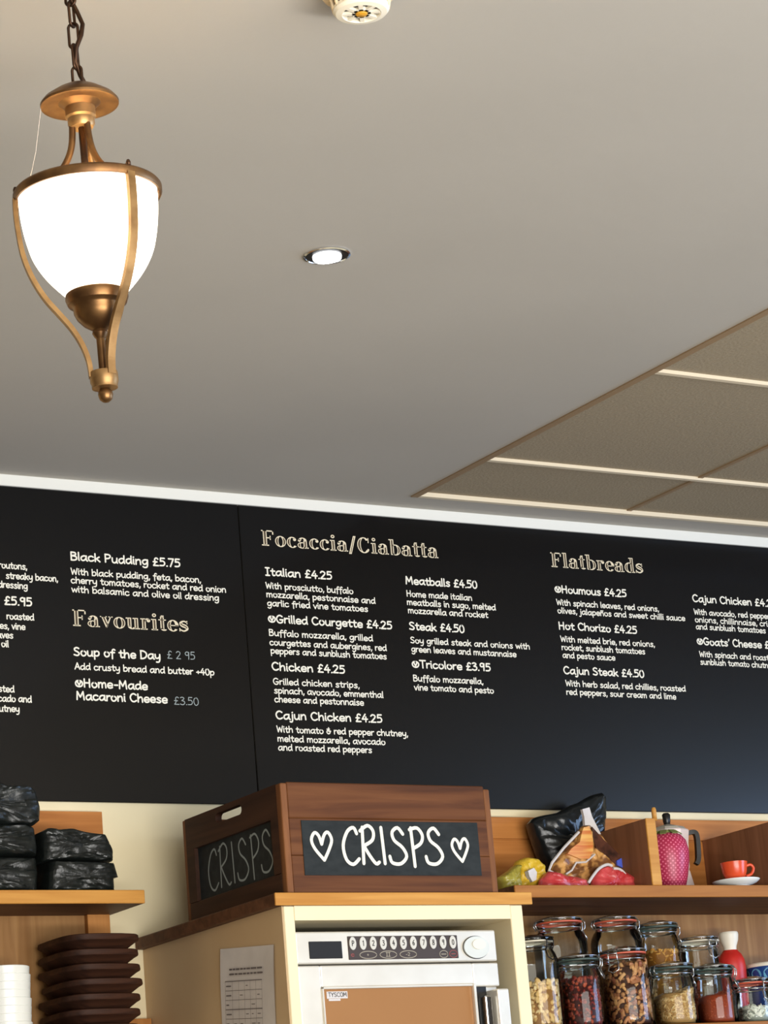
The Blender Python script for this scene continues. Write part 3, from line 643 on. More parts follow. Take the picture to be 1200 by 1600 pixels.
df = MB(); df.box(2.5443, 2.592, 4.434, 4.456, 1.62, 1.9138, .0025); df.box(2.592, 2.9275, 4.434, 4.456, 1.8735, 1.9138, .0025); df.box(2.592, 2.9275, 4.434, 4.456, 1.62, 1.655, .0025); df.box(2.9275, 2.9865, 4.434, 4.456, 1.8690, 1.9138, .0025); df.box(2.9275, 2.9865, 4.446, 4.456, 1.62, 1.8690, .001)
df.build('door_frame', 'steel', door)
box(2.592, 2.9275, 4.438, 4.452, 1.655, 1.8735).build('door_glass', 'ovenglass', door)
bz = MB(); bz.box(2.5915, 2.9285, 4.4315, 4.4385, 1.8700, 1.8742, .001, 1); bz.box(2.5915, 2.5955, 4.4315, 4.4385, 1.655, 1.8742, .001, 1); bz.box(2.9235, 2.9300, 4.4295, 4.4385, 1.655, 1.8742, .001, 1)
bz.build('bezel', 'steel', door)
hn = MB(); hn.box(2.9605, 2.9868, 4.405, 4.446, 1.63, 1.8610, .003); hn.build('handle', 'steel', door)
box(2.9302, 2.9605, 4.4435, 4.4465, 1.63, 1.8688).build('handle_recess', 'blackplastic', door)
box(2.9400, 2.9560, 4.418, 4.4445, 1.63, 1.8500, .003).build('latch_bar', 'chrome', door)
stk = box(2.6035, 2.6480, 4.4372, 4.4382, 1.8530, 1.8660).build('sticker', 'paper', door)
st = MB(); write(st, 'TYSCOM', 2.6065, 1.8563, .0012, .00095, .0005, lambda u, v: (u, 4.4366, v)); st.build('sticker_lettering', 'ink', stk)
box(2.607, 2.632, 4.4372, 4.4382, 1.8488, 1.8525).build('sticker', 'paper', door)

# ------------------------------------------------------------------ crisps crate
cr = thing('wooden_crate', 'brown wooden crate chalked CRISPS standing on top of the microwave cabinet', 'crate', (2.767, 4.63, 2.0455))
X0, X1, Y0, Y1, Z0, Z1 = 2.533, 3.0015, 4.430, 4.832, 2.0455, 2.2565
fpn = MB(); fpn.box(X0+.014, X1-.012, Y0+.001, Y0+.014, Z0+.002, 2.118, .0012, 1); fpn.box(X0+.014, X1-.012, Y0+.001, Y0+.014, 2.1184, 2.188, .0012, 1); fpn.box(X0+.014, X1-.012, Y0+.001, Y0+.014, 2.1884, Z1, .002, 1)
fpn.build('front_panel', 'walnut', cr)
bpn = MB(); bpn.box(X0+.014, X1-.012, Y1-.014, Y1, Z0+.002, 2.15, .0012, 1); bpn.box(X0+.014, X1-.012, Y1-.014, Y1, 2.1504, Z1, .0012, 1); bpn.build('back_panel', 'walnut', cr)
box(X0+.016, X1-.014, Y0+.014, Y1-.014, Z0+.002, Z0+.012).build('bottom', 'walnut', cr)
for x in (X0, X1-.014):
    for y in (Y0, Y1-.014):
        box(x, x+.014, y, y+.02 if y == Y0 else Y1, Z0, Z1-.002 if x == X0 else Z1-.006, .003).build('corner_post', 'walnutz', cr)
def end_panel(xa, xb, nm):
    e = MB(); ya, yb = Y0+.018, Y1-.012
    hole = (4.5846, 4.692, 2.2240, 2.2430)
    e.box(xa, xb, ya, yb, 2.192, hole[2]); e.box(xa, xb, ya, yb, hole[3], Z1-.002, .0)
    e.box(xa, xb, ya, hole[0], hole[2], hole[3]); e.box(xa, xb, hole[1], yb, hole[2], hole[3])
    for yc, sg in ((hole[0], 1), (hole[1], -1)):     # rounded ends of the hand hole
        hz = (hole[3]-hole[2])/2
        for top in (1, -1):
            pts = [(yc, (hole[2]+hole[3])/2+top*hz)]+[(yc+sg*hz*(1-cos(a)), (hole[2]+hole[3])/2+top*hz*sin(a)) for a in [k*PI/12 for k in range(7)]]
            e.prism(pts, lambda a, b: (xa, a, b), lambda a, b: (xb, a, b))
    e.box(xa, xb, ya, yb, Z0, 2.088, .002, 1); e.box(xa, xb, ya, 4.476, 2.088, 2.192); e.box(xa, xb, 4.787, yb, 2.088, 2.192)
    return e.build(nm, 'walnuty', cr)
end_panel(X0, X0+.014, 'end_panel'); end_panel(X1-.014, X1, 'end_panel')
eb = box(X0+.008, X0+.013, 4.470, 4.792, 2.084, 2.196).build('chalkboard', 'blackboard', cr)
box(X1-.013, X1-.008, 4.470, 4.792, 2.084, 2.196).build('chalkboard', 'blackboard', cr)
fbd = box(2.5722, 2.966, Y0-.0006, Y0+.004, 2.0806, 2.1840, .0005, 1).build('chalkboard', 'blackboard', cr)
GP['R'] = (parse(".9,8 .6,0;.2,7.2 2.4,8.4 3.9,7.2 3.5,5.2 1,3.9;1,3.9 2.4,1.8 4,0 5,.3"), 5.2)
GP['C'] = (parse("4.6,6.6 3.8,7.9 2,7 .6,4 1.2,.9 3,-.2 4.8,1"), 5.4)
GP['I'] = (parse("1,8 1.4,0"), 2.9)
GP['S'] = (parse("4.2,6.6 2.8,8 1.2,7 1.6,5.2 3.8,3.6 4.8,1.6 3,0 .6,.2 0,1.6"), 5.6)
GP['P'] = (parse("1,8 1.4,-.6;.6,7.6 2.8,8 4.2,6.4 3.6,4.6 1.3,3.4"), 4.8)
def heart(mb, cx, cz, wd, ht, hw, f):
    p = smooth_path([(0, .55), (-.12, .86), (-.32, .98), (-.5, .72), (-.36, .38), (.08, -.05)]); q = smooth_path([(0, .55), (.16, .9), (.36, 1.0), (.52, .72), (.36, .36), (.08, -.05)])
    for r in (p, q): ribbon(mb, [(cx+a*wd, cz+b*ht) for a, b in r], hw, f)
ff = lambda u, v: (u, Y0-.0012, v)
cl = MB(); write(cl, 'CRISPS', 2.6545, 2.1030, .2245/text_width('CRISPS'), .0086, .0034, ff); heart(cl, 2.6125, 2.1115, .043, .050, .0032, ff); heart(cl, 2.9205, 2.1100, .036, .042, .0030, ff)
cl.build('chalk_lettering', 'chalk', fbd)
fs = lambda u, v: (X0+.0074, 4.7530-u, v)
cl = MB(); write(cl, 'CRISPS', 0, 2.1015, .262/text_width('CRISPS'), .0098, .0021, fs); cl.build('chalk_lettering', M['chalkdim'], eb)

# ------------------------------------------------------------------ left shelves
ls = thing('shelf_unit', 'oak wall shelves at the left holding black packets and serving boards', 'shelf', (2.0, 4.95, 1.45))
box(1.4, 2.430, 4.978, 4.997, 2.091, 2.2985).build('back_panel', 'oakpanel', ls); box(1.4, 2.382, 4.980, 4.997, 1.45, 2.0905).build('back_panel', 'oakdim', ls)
box(2.380, 2.429, 4.966, 4.997, 1.45, 2.0905, .001, 1).build('upright', 'oakpanelz', ls)
for y0, z0 in ((4.820, 2.0898), (4.790, 1.7761)):
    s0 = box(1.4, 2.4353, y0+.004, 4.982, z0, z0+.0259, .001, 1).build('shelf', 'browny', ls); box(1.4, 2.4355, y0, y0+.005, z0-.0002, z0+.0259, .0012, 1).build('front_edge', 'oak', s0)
box(2.43, 2.512, 4.975, 4.997, 1.45, 1.884, .001).build('side_rail', 'oakpanelz', ls)
DX, DZ = .014, .003
packs = [
 ([(2.0,2.116),(2.205,2.116),(2.209,2.15),(2.207,2.180),(2.0,2.182)], 'black plastic packet lowest in the left stack on the upper left shelf', 11),
 ([(2.0,2.182),(2.208,2.181),(2.2105,2.20),(2.207,2.237),(2.19,2.243),(2.0,2.244)], 'black plastic packet in the middle of the left stack on the upper left shelf', 12),
 ([(2.0,2.244),(2.205,2.240),(2.219,2.250),(2.222,2.275),(2.214,2.309),(2.204,2.318),(2.15,2.3195),(2.14,2.3255),(2.0,2.328)], 'black crumpled packet on top of the left stack, overlapping the menu board', 13),
 ([(2.224,2.116),(2.369,2.116),(2.369,2.139),(2.380,2.1425),(2.372,2.170),(2.234,2.172),(2.226,2.15)], 'lower of two black packets stacked beside the shelf end', 14),
 ([(2.217,2.1725),(2.37,2.1715),(2.372,2.194),(2.363,2.212),(2.356,2.225),(2.32,2.230),(2.284,2.2365),(2.250,2.233),(2.234,2.236),(2.216,2.228)], 'upper of two black packets stacked beside the shelf end', 15)]
for pts, lab, sd_ in packs:
    pts = [(x+DX, max(z+DZ, 2.1159) if z > 2.12 else 2.1159) for x, z in pts]
    o = MB().pillow(pts, 4.893, .062, p=7, amp=.0055, freq=(14, 20, 55), seed=sd_, rings=12, dens=110, base=2.1159).build('black_packet', 'bin', None, math.radians(22), loc=(pts[0][0], 4.893, pts[0][1]))
    tag(o, lab, 'packet', 'black packets on the left shelf')
# serving boards
out0 = [q for q in smooth3([(2.264, 4.955), (2.261, 4.90), (2.262, 4.855), (2.269, 4.826), (2.283, 4.809), (2.305, 4.801), (2.345, 4.799), (2.393, 4.807), (2.415, 4.819), (2.425, 4.842), (2.4275, 4.875), (2.4265, 4.925), (2.422, 4.955)], 3)]
def board_mesh():
    b = MB(); n = len(out0); cx = sum(q[0] for q in out0)/n; cy = sum(q[1] for q in out0)/n
    def ring(ins, z):
        r = []
        for x, y in out0:
            d = Vector((x-cx, y-cy)); l = d.length; d *= (l-ins)/l; r.append((d.x, d.y, z))
        return r
    rows = [ring(.026, 0), ring(.020, .0045), ring(.007, .0135), ring(.001, .0165), ring(0, .0185), ring(.001, .0265), ring(.003, .0280)]
    vs = [q for r in rows for q in r]; fs = [tuple(reversed(range(n))), tuple(range((len(rows)-1)*n, len(rows)*n))]
    for i in range(len(rows)-1):
        for k in range(n): fs.append((i*n+k, i*n+(k+1) % n, (i+1)*n+(k+1) % n, (i+1)*n+k))
    b.add(vs, fs); return b, cx, cy
bm_, bcx, bcy = board_mesh()
names = ['lowest', 'second from bottom', 'third from bottom', 'fourth from bottom', 'fourth from top', 'third from top', 'second from top', 'topmost']
b0 = None
for k in range(8):
    loc = (bcx+[0, -.006, -.004, -.002, .003, .002, -.001, 0][k], bcy+[.003, .006, .003, .002, .0, .003, .004, 0][k], 1.8022+.0285*k)
    if b0 is None: o = b0 = bm_.build('serving_board', 'boardwood', None, math.radians(28), loc=(0, 0, 0))
    else: o = b0.copy(); COL.objects.link(o)
    o.location = loc; o.rotation_euler = (0, 0, [0, .05, -.04, .03, -.02, .05, -.03, 0][k])
    tag(o, 'wooden serving board in shade-darkened brown, %s of the stack under the left shelf' % names[k], 'serving board', 'stacked serving boards')
# bowls
bw = [(0, .004), (.022, .0), (.024, .0035), (.040, .014), (.0485, .0225), (.0495, .036), (.0480, .037), (.0465, .036), (.045, .024), (.036, .014), (0, .008)]
b0 = None; bn = ['lowest', 'second lowest', 'third lowest', 'fourth lowest', 'fifth lowest', 'fifth from top', 'fourth from top', 'third from top', 'second from top', 'topmost']
for k in range(10):
    if b0 is None: o = b0 = MB().lathe(bw, seg=48).build('bowl', 'china', None, SM, loc=(0, 0, 0))
    else: o = b0.copy(); COL.objects.link(o)
    o.location = (2.1505+.0008*((k*7) % 3-1), 4.865, 1.8022+.0150*k)
    tag(o, 'white china bowl, %s of the stack at the left edge' % bn[k], 'bowl', 'stacked white bowls')

# ------------------------------------------------------------------ right shelves
rs = thing('shelf_unit', 'oak wall shelves at the right holding glass jars below bags and an orange cup', 'shelf', (4.0, 4.85, 1.45))
bk = MB(); bk.box(3.06, 5.0, 4.9695, 4.997, 2.09, 2.2485, .001, 1); bk.box(3.06, 5.0, 4.9695, 4.997, 2.2515, 2.2992, .001, 1); bk.box(3.06, 5.0, 4.974, 4.997, 2.2485, 2.2515)
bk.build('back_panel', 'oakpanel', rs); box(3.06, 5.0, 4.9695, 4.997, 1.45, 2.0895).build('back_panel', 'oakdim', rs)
for x0, z0 in ((3.2297, 2.0816), (3.06, 1.7881)):
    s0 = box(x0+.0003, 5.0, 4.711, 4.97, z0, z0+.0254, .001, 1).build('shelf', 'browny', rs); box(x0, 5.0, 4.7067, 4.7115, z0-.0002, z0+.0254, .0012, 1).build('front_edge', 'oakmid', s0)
for x in (3.5862, 3.9395):
    d0 = box(x+.0003, x+.0252, 4.711, 4.97, 2.1070, 2.2510, .001, 1).build('divider', 'divider', rs); box(x, x+.0255, 4.7067, 4.7115, 2.1070, 2.2512, .001, 1).build('front_edge', 'oak', d0)
MB().lathe([(0, 0), (.0055, 0), (.0055, .024), (.004, .029), (0, .030)], (3.633, 4.737, 2.2512), 14).build('peg', 'oak', rs, True)

# bags and packets on the upper right shelf
yel = mat('yellow_bag', S(206, 166, 34), 0.35, col2=S(226, 190, 62), scale=(30, 30, 30), bump=.4, bump_scale=60)
ol = mat('olive_bag', S(150, 138, 52), 0.3, col2=S(186, 172, 76), scale=(30, 30, 30), bump=.4, bump_scale=60)
redm = mat('red_packet', S(186, 44, 48), 0.3, col2=S(214, 84, 84), scale=(28, 28, 28), bump=.5, bump_scale=50)
yb = thing('yellow_bag', 'crumpled yellow plastic bag between the crate and the black bag', 'bag', (3.33, 4.83, 2.107))
MB().pillow([(3.3066, 2.1144), (3.3194, 2.1689), (3.3271, 2.1785), (3.3475, 2.1841), (3.3736, 2.1815), (3.3921, 2.1692), (3.3925, 2.1445), (3.3839, 2.1143)], 4.83, .026, p=2.5, amp=.006, freq=(42,40,42), seed=3, base=2.1072).build('body', yel, yb, SM)
MB().pillow([(3.2743, 2.1171), (3.2706, 2.1415), (3.2946, 2.1525), (3.3142, 2.1662), (3.3260, 2.1689), (3.3197, 2.1144)], 4.825, .02, p=3, amp=.005, freq=(40,30,40), seed=5, base=2.1072).build('tail', ol, yb, SM)
MB().prism([(3.3250, 2.1503), (3.3406, 2.1572), (3.3477, 2.1477), (3.3441, 2.1313), (3.3338, 2.1272), (3.3270, 2.1394)], lambda a, b: (a, 4.790, b), lambda a, b: (a, 4.803, b)).build('sticker', 'paper', yb)
bb = MB().pillow([(3.4276, 2.2767), (3.4442, 2.2882), (3.5019, 2.3003), (3.5597, 2.3225), (3.5961, 2.3360), (3.6270, 2.3452), (3.6345, 2.3352), (3.6293, 2.2949), (3.6178, 2.2589), (3.6071, 2.2160), (3.5843, 2.1733), (3.5524, 2.1253), (3.4604, 2.1254), (3.4525, 2.1869), (3.4415, 2.2219), (3.4321, 2.2570)], 4.918, .034, p=3, amp=.0075, freq=(20,18,28), seed=8, rings=12, dens=110, base=2.1072)
bg = bb.build('black_bag', mat('navy_black_bag', S(14, 18, 20), 0.28, col2=S(24, 30, 33), scale=(12,12,12), bump=.4, bump_scale=40), None, SM, loc=(3.46, 4.89, 2.107)); tag(bg, 'large shiny black bag leaning behind the pasta packet', 'bag')
pk = thing('pasta_packet', 'brown and orange printed food packet with white top seal, propped on the red packets', 'packet', (3.52, 4.845, 2.107))
pm = mat('packet_print', S(120, 76, 40), 0.35, col2=S(214, 160, 92), scale=(55, 55, 55), detail=1, lo=.42, hi=.58)
MB().pillow([(3.5063, 2.2495), (3.5180, 2.2609), (3.5385, 2.2611), (3.5617, 2.2276), (3.5952, 2.1941), (3.6238, 2.1746), (3.6378, 2.1493), (3.6368, 2.1156), (3.4796, 2.1158), (3.4486, 2.1379), (3.4142, 2.1572), (3.4228, 2.1738), (3.4608, 2.2100)], 4.84, .022, p=3, amp=.005, freq=(40,30,40), seed=2, rings=10, dens=90, base=2.1072).build('body', pm, pk, SM)
MB().prism([(3.5006, 2.2893), (3.5199, 2.2938), (3.5243, 2.2742), (3.5432, 2.2352), (3.5332, 2.2365), (3.5167, 2.2545), (3.5031, 2.2543), (3.5036, 2.2725)], lambda a, b: (a, 4.815, b), lambda a, b: (a, 4.823, b)).build('top_seal', 'paper', pk)
MB().prism([(3.5195, 2.2508), (3.5467, 2.2231), (3.5837, 2.1912), (3.6098, 2.1675), (3.6196, 2.1368), (3.6078, 2.1256), (3.5891, 2.1535), (3.5553, 2.1841), (3.5241, 2.2062), (3.5201, 2.2285)], lambda a, b: (a, 4.812, b), lambda a, b: (a+.004, 4.832, b)).build('side_gusset', mat('dark_brown_film', S(44, 26, 20), .3, col2=S(92, 54, 40), scale=(45,45,45)), pk)
stp = mat('pasta_photo', S(212, 120, 60), .35, col2=S(240, 186, 104), scale=(12, 12, 130), detail=1)
MB().prism([(3.4972, 2.2492), (3.5129, 2.2522), (3.5180, 2.2257), (3.5162, 2.1978), (3.5039, 2.1810), (3.4786, 2.1809), (3.4480, 2.1918), (3.4594, 2.2029), (3.4831, 2.2170), (3.4906, 2.2366)], lambda a, b: (a, 4.8125, b), lambda a, b: (a, 4.824, b)).build('picture', stp, pk)
MB().tube([(a, 4.816, b) for a, b in ((3.4858, 2.2393), (3.4429, 2.2056), (3.4071, 2.1723), (3.3969, 2.1557), (3.4158, 2.1475))], .0032, 6).build('edge_crease', 'paper', pk)
MB().tube([(a, 4.814, b) for a, b in ((3.5204, 2.1908), (3.4946, 2.1740), (3.4691, 2.1725), (3.4553, 2.1559), (3.4392, 2.1476))], .0022, 6).build('banner', 'paper', pk)
MB().prism([(3.5730, 2.1763), (3.5857, 2.1820), (3.5975, 2.1667), (3.5864, 2.1610), (3.5734, 2.1666)], lambda a, b: (a, 4.808, b), lambda a, b: (a, 4.813, b)).build('blue_badge', mat('blue_print', S(76, 96, 200), .4), pk)
rp = MB().pillow([(3.3420, 2.1037), (3.3505, 2.1335), (3.3718, 2.1471), (3.4076, 2.1418), (3.4402, 2.1364), (3.4659, 2.1282), (3.4695, 2.1035)], 4.785, .022, p=2.5, amp=.006, freq=(45,40,40), seed=6, base=2.1072).build('red_packet', redm, None, SM, loc=(3.42, 4.785, 2.107)); tag(rp, 'flat red plastic packet lying beside the yellow bag', 'packet', 'red packets on the right shelf')
rh = thing('red_packet', 'red packet with white curved border under the printed food packet', 'packet', (3.56, 4.78, 2.107), 'red packets on the right shelf')
MB().pillow([(3.4762, 2.1035), (3.4833, 2.1337), (3.5028, 2.1544), (3.5275, 2.1628), (3.5503, 2.1545), (3.5698, 2.1477), (3.5919, 2.1339), (3.5930, 2.1034)], 4.782, .018, p=2.5, amp=.005, freq=(45,40,40), seed=9, base=2.1072).build('body', redm, rh, SM)
MB().tube([(a, 4.7655, b) for a, b in smooth3([(3.4600, 2.1204), (3.4737, 2.1355), (3.4925, 2.1520), (3.5138, 2.1604), (3.5270, 2.1577)])], .0032, 8).build('white_border', 'paper', rh)
MB().tube([(a, 4.7655, b) for a, b in smooth3([(3.5297, 2.1522), (3.5480, 2.1495), (3.5600, 2.1371), (3.5565, 2.1232)])], .0032, 8).build('white_border', 'paper', rh)

# strawberry jug, moka pot, cup, saucer
sj = thing('strawberry_jar', 'pink strawberry-shaped dimpled jar with green leafy top beside the shelf divider', 'jar', (3.7365, 4.84, 2.107))
pink = mat('strawberry_pink', S(196, 58, 92), 0.4)
N, L = pink.node_tree.nodes, pink.node_tree.links
tc = N.new('ShaderNodeTexCoord'); sx_ = N.new('ShaderNodeSeparateXYZ'); L.new(tc.outputs['Object'], sx_.inputs[0])
at = N.new('ShaderNodeMath'); at.operation = 'ARCTAN2'; L.new(sx_.outputs[1], at.inputs[0]); L.new(sx_.outputs[0], at.inputs[1])
def mth(op, a, b):
    n = N.new('ShaderNodeMath'); n.operation = op
    for i, q in enumerate((a, b)):
        if q is None: continue
        if isinstance(q, (int, float)): n.inputs[i].default_value = q
        else: L.new(q, n.inputs[i])
    return n.outputs[0]
gridv = mth('MULTIPLY', mth('SINE', mth('MULTIPLY', at.outputs[0], 26), None), mth('SINE', mth('MULTIPLY', sx_.outputs[2], 620), None))
r_ = N.new('ShaderNodeValToRGB'); r_.color_ramp.elements[0].color = S(178, 44, 78); r_.color_ramp.elements[1].color = S(232, 116, 142); r_.color_ramp.elements[0].position = .3; r_.color_ramp.elements[1].position = .62
L.new(gridv, r_.inputs[0]); L.new(r_.outputs[0], N['Principled BSDF'].inputs['Base Color'])
MB().lathe([(0, 0), (.026, 0), (.031, .008), (.040, .038), (.0468, .072), (.0482, .095), (.044, .117), (.034, .130), (.02, .136), (0, .137)], seg=48).build('body', pink, sj, True, **K)
lf = MB(); lf.lathe([(0, .134), (.024, .134), (.022, .141), (0, .142)], seg=20)
for k in range(8):
    a = 2*PI*k/8; lf.strap([pol(.006, .141, a), pol(.024, .140, a), pol(.036, .131, a)], (-sin(a), cos(a), 0), .014, .002)
lf.build('leaf_top', mat('leaf_green', S(118, 126, 70), .5), sj, **K)
mp_ = thing('moka_pot', 'white moka coffee pot with black knob and handle behind the strawberry jar', 'coffee pot', (3.7950, 4.905, 2.107))
MB().lathe([(0, 0), (.050, 0), (.050, .006), (.040, .058), (.038, .062), (.040, .068), (.043, .12), (.047, .150), (.045, .153), (0, .155)], seg=8).build('body', mat('white_enamel', S(232, 214, 208), .35), mp_, False, **K)
MB().lathe([(0, .152), (.044, .152), (.036, .160), (.008, .168), (0, .168)], seg=8).build('lid', 'steel', mp_, False, **K)
MB().lathe([(0, .164), (.006, .164), (.0085, .175), (.0095, .19), (.006, .194), (0, .194)], seg=12).build('knob', 'blackplastic', mp_, True, **K)
MB().strap(smooth3([(.042, -.012, .146), (.058, -.018, .148), (.064, -.02, .136), (.062, -.019, .09), (.056, -.017, .076)]), (.3, .95, 0), .014, .010).build('handle', 'blackplastic', mp_, **K)
MB().prism([(-.046, .15), (-.062, .156), (-.045, .128)], lambda a, b: (a, -.008, b), lambda a, b: (a, .008, b)).build('spout', 'whiteplastic', mp_, **K)
CUPX = 3.8491
sc = MB().lathe([(0, .004), (.022, .003), (.024, 0), (.027, 0), (.029, .004), (.045, .010), (.052, .0155), (.0525, .017), (.050, .0168), (.04, .0130), (.026, .0122), (0, .0122)], (CUPX, 4.752, 2.107), 48).build('saucer', 'china', None, SM, loc=(CUPX, 4.752, 2.107)); tag(sc, 'white saucer under the orange cup', 'saucer')
cu = thing('cup', 'orange coffee cup standing on the white saucer', 'cup', (CUPX-.001, 4.752, 2.1193))
orange = mat('orange_glaze', S(224, 84, 46), .25)
MB().lathe([(0, .001), (.015, 0), (.0165, .002), (.021, .009), (.0265, .022), (.0298, .042), (.0300, .0445), (.0286, .0445), (.0255, .022), (.018, .009), (0, .006)], seg=40).build('body', orange, cu, SM, **K)
MB().tube(smooth3([(.027, -.009, .036), (.036, -.013, .038), (.0415, -.015, .030), (.036, -.013, .018), (.024, -.008, .013)]), .0034, 8).build('handle', orange, cu, True, **K)

# ------------------------------------------------------------------ jars and what is in them
def jar(x, y, R, H, rn, label, seal='sealgreen', clasp=0, wire='wire', z=1.8135):
    t = thing('clip_top_jar', label, 'jar', (x, y, z), 'clip-top glass jars on the right shelf')
    hs = H-.062
    pr = [(0, .002), (R*.8, 0), (R*.95, .004), (R, .014), (R, hs), (R*.97, hs+.010), ((R+rn)/2, hs+.022), (rn*1.0, hs+.030), (rn, hs+.034), (rn+.004, hs+.036), (rn+.0045, hs+.041), (rn, hs+.043)]
    MB().open_lathe([(r, q) for r, q in pr if r > 0]+[], seg=48).build('glass_body', 'glass', t, True, **K)
    zt = hs+.0435
    MB().open_lathe([(rn-.004, zt-.0005), (rn+.0055, zt), (rn+.0055, zt+.003), (rn-.004, zt+.0035), (rn-.004, zt-.0005)], seg=40).build('seal', seal, t, SM, **K)
    MB().lathe([(0, zt+.0035), (rn+.004, zt+.0035), (rn+.005, zt+.006), (rn+.0045, zt+.0105), (rn-.004, zt+.013), (rn-.010, zt+.0135), (rn-.018, zt+.0165), (0, zt+.0185)], seg=40).build('lid', 'glass', t, SM, **K)
    wr = MB(); wr.torus((0, 0, zt-.011), rn+.002, .0011, seg=40, rs=6); wr.torus((0, 0, zt+.009), rn+.0055, .0011, seg=40, rs=6)
    a = math.radians(clasp); tv = Vector((-sin(a), cos(a), 0)); ov_ = Vector((cos(a), sin(a), 0))
    def at(o, s, q): v = ov_*(rn+o)+tv*s; return (v.x, v.y, q)
    for s in (-.010, .010):
        wr.tube([at(.005, s, zt+.009), at(.011, s, zt), at(.010, s, zt-.012), at(.005, s, zt-.018)], .0012, 6)
    wr.tube([at(.005, -.010, zt-.018), at(.012, -.012, zt-.034), at(.0135, 0, zt-.040), at(.012, .012, zt-.034), at(.005, .010, zt-.018)], .0014, 6)
    wr.tube([at(.011, -.011, zt+.001), at(.011, .011, zt+.001)], .0013, 6)
    b = a+PI; ov_ = Vector((cos(b), sin(b), 0)); tv = Vector((-sin(b), cos(b), 0))
    for s in (-.008, .008): wr.tube([at(.005, s, zt+.009), at(.009, s, zt-.001), at(.004, s, zt-.011)], .0012, 6)
    wr.build('wire_clip', wire, t, True, **K)
    return t, hs
def filling(name, label, cat, x, y, R, h, kind, m, seed=1, z=1.8135, n=420, core=None, size=.006, slope=0.0):
    rnd = random.Random(seed); b = MB(); Ri = R-.003
    b.lathe([(0, .005), (Ri*.9, .005), (Ri-.004, .014), (Ri-.004, h-.004), (Ri*.6, h+.001), (0, h+.003)], seg=24)
    o = b.build(name, core or m, None, True, local=True); o.location = (x, y, z)
    c = MB()
    for i in range(n):
        top = rnd.random() < .25
        if top: rr = Ri*.96*math.sqrt(rnd.random()); a = rnd.uniform(0, 2*PI); q = Vector((rr*cos(a), rr*sin(a), h-.003))
        else: a = rnd.uniform(0, 2*PI); rr = Ri-.0045-size*.25; q = Vector((rr*cos(a), rr*sin(a), rnd.uniform(.012, h)))
        q.z += slope*q.x if q.z > h*.8 else 0
        rot = Matrix.Rotation(rnd.uniform(0, 2*PI), 3, Vector((rnd.uniform(-1,1), rnd.uniform(-1,1), rnd.uniform(-1,1))).normalized()); s = size*rnd.uniform(.75, 1.2)
        if kind == 'tube':
            pts = [q+rot @ Vector((s*1.2*cos(t), s*1.2*sin(t)-s*.6, 0)) for t in [k*.45 for k in range(6)]]; c2 = MB().tube(pts, s*.42, 6)
        elif kind == 'flake':
            c2 = MB().lathe([(0, -.3), (.8, -.15), (1, 0), (.8, .15), (0, .3)], seg=7); c2.v = [q+rot @ (v*s*.8) for v in c2.v]
        else:
            c2 = MB().lathe([(0, -1), (.5, -.6), (.62, 0), (.5, .6), (0, 1)], seg=6); c2.v = [q+rot @ (v*s*.7) for v in c2.v]
        # keep every piece inside the glass
        for i2, v in enumerate(c2.v):
            l = math.hypot(v.x, v.y)
            if l > Ri-.001: c2.v[i2] = Vector((v.x*(Ri-.001)/l, v.y*(Ri-.001)/l, v.z))
            if c2.v[i2].z < .004: c2.v[i2].z = .004
        c.add(c2.v, c2.f)
    # both share one mesh: the pieces and the packed mass behind them
    me = o.data; base = len(b.v); c.v = b.v+c.v; c.f = b.f+[tuple(i+base for i in f) for f in c.f]
    nm = bpy.data.meshes.new(name); nm.from_pydata([tuple(v) for v in c.v], [], c.f); nm.update()
    for p in nm.polygons: p.use_smooth = True
    nm.materials.append(me.materials[0]); nm.materials.append(m if not isinstance(m, str) else M[m])
    for i, p in enumerate(nm.polygons): p.material_index = 0 if i < len(b.f) else 1
    o.data = nm; bpy.data.meshes.remove(me); tag(o, label, cat, 'dry goods in the jars', 'stuff'); return o
YF, YK = 4.775, 4.885
jar(3.3107, YF, 0.0480, .2000, 0.0365, 'tall clip-top jar half full of pale pasta against the cabinet edge', 'sealwhite', -78, 'darkwire')
jar(3.4180, YF, 0.0460, .1600, 0.0400, 'clip-top jar packed with dark red dried chillies', 'sealgreen', -48)
jar(3.5374, YF, 0.0540, .1720, 0.0445, 'big clip-top jar with red seal full of mixed brown pasta', 'seal', -150)
jar(3.6610, YF, 0.0485, .1390, 0.0425, 'front clip-top jar three quarters full of pale tan oats', 'sealgreen', 0)
jar(3.7725, YF, 0.0440, .1340, 0.0400, 'clip-top jar holding orange red spice', 'sealgreen', -48)
jar(3.8767, YF, 0.0400, .1040, 0.0375, 'short clip-top jar with red seal and white lumps, rightmost of the front row', 'seal', -85)
jar(3.4565, YK, 0.0580, .2550, 0.0450, 'tall empty clip-top jar with red seal behind the chilli jar', 'seal', -20)
jar(3.6058, YK, 0.0570, .2560, 0.0430, 'tall empty clip-top jar with red seal behind the mixed pasta jar', 'seal', -15)
jar(3.7195, YK, 0.0465, .2430, 0.0400, 'clip-top jar of yellow corn standing behind the oats jar', 'sealgreen', -10)
jar(3.8299, YK, 0.0430, .2110, 0.0410, 'empty clip-top jar with white seal behind the spice jar', 'sealwhite', -90)
filling('pasta_shells', 'pale cream pasta shells in the jar against the cabinet edge', 'pasta', 3.3107, YF, 0.0480, .092, 'tube', island('pale_pasta', [S(206, 162, 92), S(232, 200, 140), S(220, 178, 110), S(240, 216, 166)]), 1, n=420, core=mat('pale_pasta_core', S(150, 106, 56)), size=.0105)
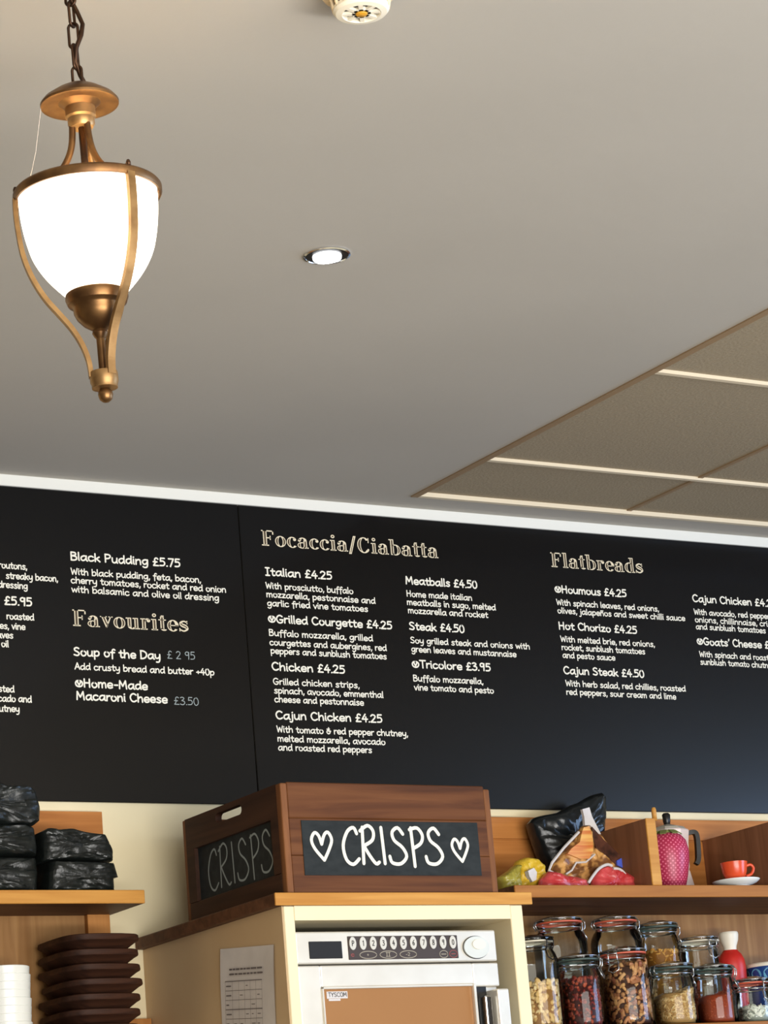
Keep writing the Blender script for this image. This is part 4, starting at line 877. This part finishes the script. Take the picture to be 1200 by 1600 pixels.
filling('dried_chillies', 'dark red dried chillies filling a jar', 'chillies', 3.4180, YF, 0.0460, .106, 'grain', island('chilli', [S(96, 18, 14), S(148, 34, 24), S(70, 14, 12), S(190, 84, 52), S(120, 26, 18)]), 2, n=520, core=mat('chilli_core', S(60, 12, 10)), size=.009)
filling('mixed_pasta', 'brown and tan mixed pasta tubes in the big red sealed jar', 'pasta', 3.5374, YF, 0.0540, .128, 'tube', island('mixed_pasta', [S(112, 58, 40), S(190, 132, 78), S(150, 86, 58), S(222, 172, 112), S(206, 140, 96)]), 3, n=640, core=mat('mixed_core', S(64, 34, 22)), size=.0098, slope=.25)
filling('oats', 'pale tan oats in the front jar', 'oats', 3.6610, YF, 0.0485, .070, 'flake', island('oat', [S(196, 156, 96), S(230, 196, 138), S(212, 176, 116), S(240, 216, 164), S(160, 120, 70)]), 4, n=700, core=mat('oat_core', S(176, 136, 82)), size=.0068, slope=.3)
filling('spice', 'orange red ground spice in a jar', 'spice', 3.7725, YF, 0.0440, .064, 'grain', island('spice', [S(148, 58, 26), S(184, 84, 42), S(164, 66, 32)]), 5, n=520, core=mat('spice_core', S(150, 60, 28)), size=.004, slope=.35)
filling('sugar_lumps', 'white lumps in the short jar', 'sugar', 3.8767, YF, 0.0400, .036, 'flake', island('white_lumps', [S(214, 214, 202), S(236, 236, 224), S(170, 176, 164)]), 6, n=160, core=mat('lump_core', S(150, 154, 144)), size=.010)
filling('corn', 'yellow corn in the jar behind the oats', 'corn', 3.7195, YK, 0.0465, .176, 'flake', island('corn', [S(196, 134, 44), S(222, 170, 76), S(170, 106, 36), S(232, 190, 110)]), 7, n=520, core=mat('corn_core', S(150, 98, 36)), size=.007)

# ------------------------------------------------------------------ red bottle, blue tin
rb_ = thing('sauce_bottle', 'red plastic bottle with wide white cap behind the jars', 'bottle', (3.933, 4.905, 1.8135))
MB().lathe([(0, 0), (0.0261, 0), (0.0287, .004), (0.0296, .10), (0.0313, .142), (0.0296, .156), (0.0244, .168), (0.0183, .175), (0.0165, .178), (0, .178)], seg=36).build('body', mat('red_plastic', S(206, 46, 36), .4, col2=S(190, 38, 30), scale=(40,40,40)), rb_, SM, **K)
MB().lathe([(0, .177), (0.0144, .177), (0.0152, .186), (0.0204, .200), (0.0222, .212), (0.0218, .2165), (0.0204, .2185), (0, .219)], seg=32).build('cap', 'whiteplastic', rb_, SM, **K)
tn = thing('tin', 'blue round tin with white rim at the right edge', 'tin', (4.022, 4.885, 1.8135))
MB().lathe([(0, 0), (.050, 0), (.0515, .003), (.0515, .137), (0, .137)], seg=48).build('body', mat('blue_tin', S(24, 62, 128), .35), tn, SM, **K)
MB().lathe([(0, .136), (.053, .136), (.0535, .142), (.051, .1445), (.049, .142), (0, .142)], seg=48).build('rim', 'whiteplastic', tn, SM, **K)
dots = MB()
for k in range(10):
    a0 = 2*PI*k/10+.25
    n = 16; dots.add([pol(.0519, .118+.014*sin(2*PI*i/n), a0+.27*cos(2*PI*i/n)) for i in range(n)], [tuple(range(n))])
dots.build('dot_print', mat('light_blue', S(92, 160, 196), .4), tn, **K)
